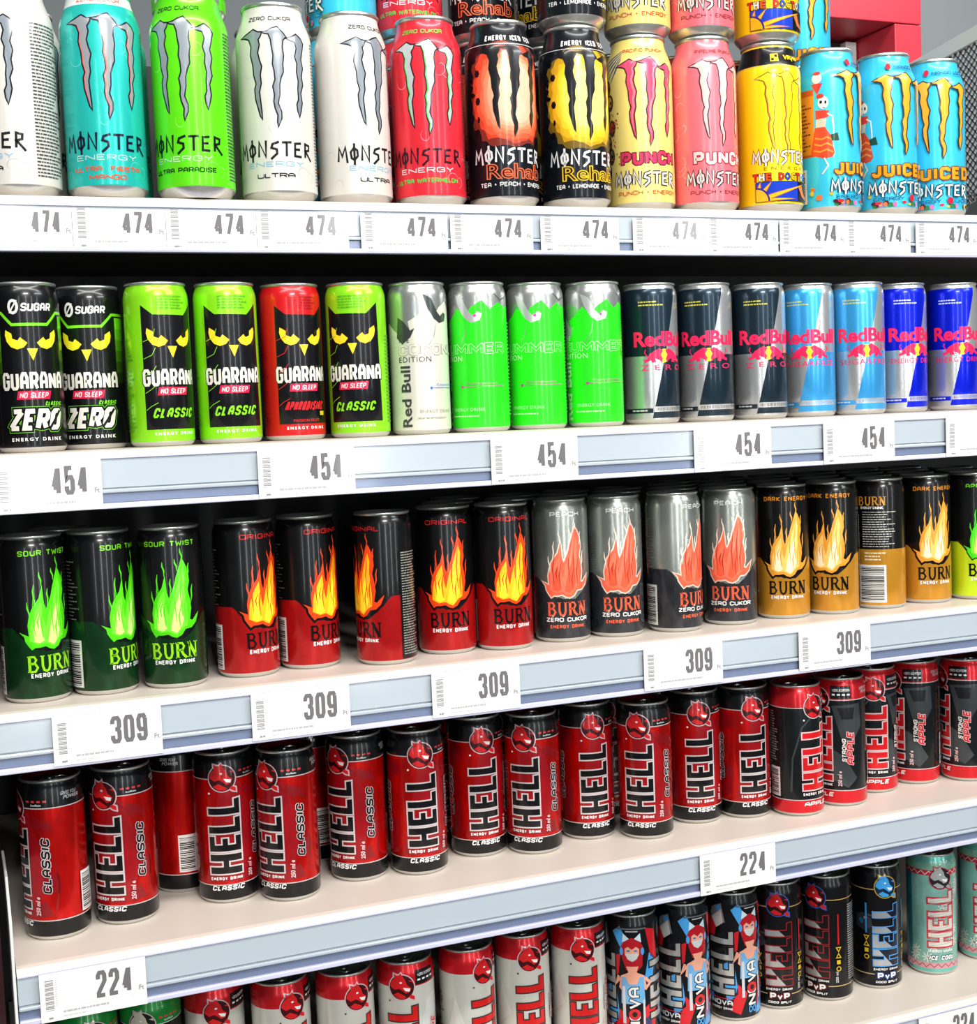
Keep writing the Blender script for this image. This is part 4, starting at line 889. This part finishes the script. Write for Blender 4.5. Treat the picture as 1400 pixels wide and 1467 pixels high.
ROWS = [
 [('white_tall',138,97,-30),('teal_tall',208,92,0),('green_tall',281,85,-11),('white_tall',357,97,-3),('white_tall',430,106,21),('watermelon_tall',501,102,-3),('peach_tea_tall',573,97,8),('lemon_tea_tall',649,97,11),('cream_punch_tall',728,111,6),('pink_punch_tall',795,100,15),('yellow_doctor_tall',874,103,15),('blue_mango_tall',950,108,36),('blue_mango_tall',1024,109,17),('blue_mango_tall',1096,117,5)],
 [('black_owl_slim',132,54,4),('black_owl_slim',184,84,-3),('green_owl_slim',236,56,12),('green_owl_slim',294,58,6),('red_owl_slim',353,69,11),('green_owl_slim',410,60,-4),('white_edition_slim',467,58,17),('green_edition_slim',525,58,-10),('green_edition_slim',585,63,-8),('green_edition_slim',642,57,0),('grey_quad_slim',710,70,13),('grey_quad_slim',771,69,3),('grey_quad_slim',834,70,9),('lightblue_quad_slim',897,76,1),('lightblue_quad_slim',951,65,8.5),('blue_quad_slim',1013,75,17.6),('blue_quad_slim',1082,75,9.5)],
 [('green_flame_slim',124,54,12),('green_flame_slim',178,56,23),('green_flame_slim',235,52,0),('red_flame_slim',300,63,18),('red_flame_slim',357,71,20),('red_flame_slim',422,50,-24),('red_flame_slim',487,69,3.5),('red_flame_slim',540,58,9.5),('peach_flame_slim',603,65,5),('peach_flame_slim',659,62,7),('peach_flame_slim',719,53,24),('peach_flame_slim',785,58,0),('gold_flame_slim',848,59,5),('gold_flame_slim',905,54,-3),('gold_back_slim',965,56,-13),('gold_flame_slim',1026,58,12),('lime_flame_slim',1084,50,14)],
 [('red_block_slim',129,75,-37),('red_block_slim',187,83,-16),('red_block_slim',277,92,-1.5),('red_block_slim',328,70,-19),('red_block_slim',398,90,-18),('red_block_slim',453,79,5),('red_block_slim',521,100,7),('red_block_slim',572,81,-8),('red_block_slim',637,96,8),('red_block_slim',688,69,-6),('red_block_slim',756,89,6),('red_block_slim',809,80,11),('apple_block_slim',859,59,20),('apple_block_slim',918,66,-22),('apple_block_slim',976,89,3),('apple_block_slim',1036,94,-24),('apple_block_slim',1091,75,-31)],
 [('green_block_slim',148,105,6),('green_block_slim',203,104,-8),('grape_block_slim',259,102,2),('grape_block_slim',316,84,11),('grape_block_slim',374,76,12),('grape_block_slim',433,76,-4),('grape_block_slim',494,76,18),('grape_block_slim',554,83,8),('grape_block_slim',612,78,5),('nova_block_slim',673,81,0),('nova_block_slim',733,84,15.6),('nova_block_slim',794,86,18),('red_versus_slim',849,89,2),('red_versus_slim',907,82,-12),('blue_versus_slim',972,83,11),('teal_block_slim',1048,84,10),('teal_block_slim',1124,89,5)]]
SHN = ['top', 'second', 'third', 'fourth', 'lowest']
for ri, row in enumerate(ROWS):
    for i, (d, x, y, cu) in enumerate(row):
        put_can(d, x, y, SZ[ri], cu, f'{LOOK[d]}, {ordn(i)} from left, {SHN[ri]} shelf front', f'cans on the {SHN[ri]} shelf')
# cans standing on other cans (top shelf)
for d, x, y, cu, lab in [('lemon_tea_tall', 651, 99, 8, 'tall black and yellow can stacked on another black and yellow can'), ('cream_punch_tall', 729, 112, 0, 'tall pale yellow can stacked on another pale yellow can'),
                         ('pink_punch_tall', 796, 102, 10, 'tall pink can stacked on another pink can'), ('yellow_doctor_tall', 875, 105, 14, 'tall yellow can stacked on another yellow can')]:
    put_can(d, x, y, 163.4, cu, lab, 'cans stacked on the top shelf cans')
BACK1 = [('white_tall', 150, 166), ('teal_tall', 222, 163), ('green_tall', 294, 158), ('white_tall', 366, 170), ('blue_mango_tall', 438, 178), ('watermelon_tall', 508, 174), ('peach_tea_tall', 582, 170), ('lemon_tea_tall', 655, 170), ('cream_punch_tall', 733, 182), ('pink_punch_tall', 803, 174), ('yellow_doctor_tall', 880, 176), ('blue_mango_tall', 952, 182)]
for k, (d, x, y) in enumerate(BACK1):
    put_can(d, x, y, SZ[0], 5, f'{LOOK[d]}, {ordn(k)} in top shelf second row', 'cans behind the front row of the top shelf')
# cans deeper on the lower shelves
for k, (d, x, y) in enumerate([('green_flame_slim', 150, 108), ('red_flame_slim', 512, 124), ('red_flame_slim', 572, 112), ('peach_flame_slim', 632, 119), ('peach_flame_slim', 690, 116), ('peach_flame_slim', 750, 108), ('peach_flame_slim', 812, 112), ('gold_flame_slim', 872, 112), ('gold_flame_slim', 932, 108), ('gold_flame_slim', 994, 110), ('gold_flame_slim', 1052, 112), ('lime_flame_slim', 1112, 104),
      ('red_flame_slim', 540, 178), ('red_flame_slim', 600, 166), ('peach_flame_slim', 660, 173), ('peach_flame_slim', 720, 170), ('peach_flame_slim', 782, 163), ('gold_flame_slim', 844, 167), ('gold_flame_slim', 902, 166), ('gold_flame_slim', 964, 163), ('gold_flame_slim', 1026, 165), ('lime_flame_slim', 1084, 166), ('lime_flame_slim', 1146, 158), ('gold_flame_slim', 1000, 218), ('lime_flame_slim', 1062, 220), ('lime_flame_slim', 1124, 220), ('peach_flame_slim', 820, 218), ('gold_flame_slim', 880, 220), ('gold_flame_slim', 940, 218)]):
    put_can(d, x, y, SZ[2], (k*37) % 60-30, f'{LOOK[d]}, {ordn(k) if k < 12 else ordn(k-12)} in {"second" if k < 12 else "rear"} row of third shelf', 'cans behind the front row of the third shelf')
for k, (d, x, y, cu) in enumerate([('red_block_slim', 245, 139, -62), ('red_block_slim', 372, 160, -55), ('red_block_slim', 486, 152, 30), ('red_block_slim', 606, 152, -40), ('red_block_slim', 551, 158, 12), ('red_block_slim', 680, 150, 5), ('red_block_slim', 745, 146, -30), ('apple_block_slim', 900, 126, 10), ('apple_block_slim', 962, 146, 25)]):
    put_can(d, x, y, SZ[3], cu, f'{LOOK[d]}, {ordn(k)} in second row of fourth shelf' if k else 'red and black slim can set back in the gap behind the fourth shelf front row', 'cans behind the front row of the fourth shelf')
# rear stack of the top shelf
RS = [('blue_mango_tall', 446, 180, -50, 'tall blue can with orange picture stacked behind the off-white cans'), ('watermelon_tall', 512, 176, 0, 'tall coral red can stacked behind the like can of the top shelf'), ('peach_tea_tall', 588, 174, 0, 'tall black and orange can stacked behind the like can'),
      ('lemon_tea_tall', 660, 172, -40, 'tall black and yellow can stacked behind, turned away'), ('blue_mango_tall', 1056, 300, 6, 'tall sky blue can stacked deep behind the sky blue cans'), ('green_tall', 296, 160, 40, 'tall green can stacked behind the like can')]
for d, x, y, cu, lab in RS: put_can(d, x, y, 163.4, cu, lab, 'cans stacked in the second row of the top shelf')

# ------------------------------------------------------------------ gondola, aisle and background
def structure(o): o['kind'] = 'structure'; return o
tag(boxes('back_panel', [(XL-40, 1000, 474, 482, -1700, 205), (1000, XR, 474, 482, -1700, 92)], M_black), 'black metal back panel behind all the shelves', 'panel')
def left_end():
    e = empty('shelf_upright', W(XL-20, 0, -1740)); e.matrix_world = Matrix.Translation(W(XL-20, 0, -1740)); tag(e, 'black upright with dark maroon side panel at the left end of the shelves', 'upright')
    for o in (boxes('side_panel', [(XL-14, XL-9, 62, 470, -1700, -60)], M_maroon), boxes('post', [(XL-46, XL-14, 2, 60, -1749, -60)], M_black)):
        o.parent = e; o.matrix_parent_inverse = e.matrix_world.inverted()
left_end()
# perforated divider at the right end of the top shelf
def divider():
    X0 = 1160.0; y0, y1 = 62, 440; z0, z1 = -190.0, 194.0
    e = empty('perforated_divider', W(X0, y0, z0)); e.matrix_world = Matrix.Translation(W(X0, y0, z0)); tag(e, 'grey perforated steel divider with pale top bar, right end of top shelf', 'divider')
    def loc(o): o.parent = e; o.matrix_parent_inverse = e.matrix_world.inverted(); return o
    loc(extrude_x('top_bar', [(y0, z1+21), (y0, z1+5), (y1, z1-40), (y1, z1-24)], X0-4, X0+4, M_white))
    V = []; F = []; st = 6.2
    def strip(y, z, Y, Z, t):
        d = math.hypot(Y-y, Z-z)
        if d < 1: return
        ny, nz = -(Z-z)/d*t, (Y-y)/d*t; k = len(V)
        V.extend([W(X0, y+ny, z+nz), W(X0, Y+ny, Z+nz), W(X0, Y-ny, Z-nz), W(X0, y-ny, z-nz)]); F.append((k, k+1, k+2, k+3))
    zA = lambda y: z1+8-45*(y-y0)/(y1-y0)
    zlo = 16.0
    # diagonals of both directions, clipped to the panel
    span = (y1-y0)+(z1-zlo); k = 0
    while k < span+60:
        for s_ in (1, -1):
            # line z = zlo + s*(y-y0) + c
            c = k if s_ == -1 else k-(y1-y0)
            pts = []
            for y in np.linspace(y0, y1, 160):
                z = zlo + (c + (y-y0) if s_ == 1 else c-(y-y0))
                if zlo <= z <= zA(y): pts.append((y, z))
            if len(pts) > 1: strip(*pts[0], *pts[-1], 1.05)
        k += st*1.414
    o = loc(new_obj('perforated_sheet', mesh('perforated_sheet', V, F, M_mesh))); o['kind'] = 'stuff'
    md = o.modifiers.new('thickness', 'SOLIDIFY'); md.thickness = .0012
divider()
# red portal, pane and grey wall beyond the gondola
def portal():
    Y = 2500.0
    e = empty('red_portal', W(2700, Y, -1750)); e.matrix_world = Matrix.Translation(W(2700, Y, -1750)); tag(e, 'red framed cold-room doorway with pale pane, far behind the shelves', 'doorway')
    def loc(o): o.parent = e; o.matrix_parent_inverse = e.matrix_world.inverted(); return o
    loc(boxes('header', [(1700, 3062, Y, Y+260, 992, 1320)], M_red, bevel=3)); loc(boxes('jamb', [(2957, 3062, Y, Y+260, -1748, 989)], M_red, bevel=3)); loc(boxes('jamb', [(1700, 1800, Y, Y+260, -1748, 989)], M_red, bevel=3))
    loc(boxes('pane', [(1802, 2954, Y+235, Y+250, -1748, 986)], M_glass)); loc(boxes('pane_rail', [(2910, 2952, Y+190, Y+232, -1748, 980)], M_white, bevel=2)); loc(boxes('handle', [(2860, 2900, Y+205, Y+230, 860, 980)], M_black, bevel=2))
portal()
structure(boxes('wall_back', [(-3000, 7000, 2800, 2900, -1750, 2600)], M_wall)); structure(boxes('floor', [(-3000, 7000, -4500, 2900, -1850, -1750)], M_floor))
print('objects', len(bpy.data.objects))
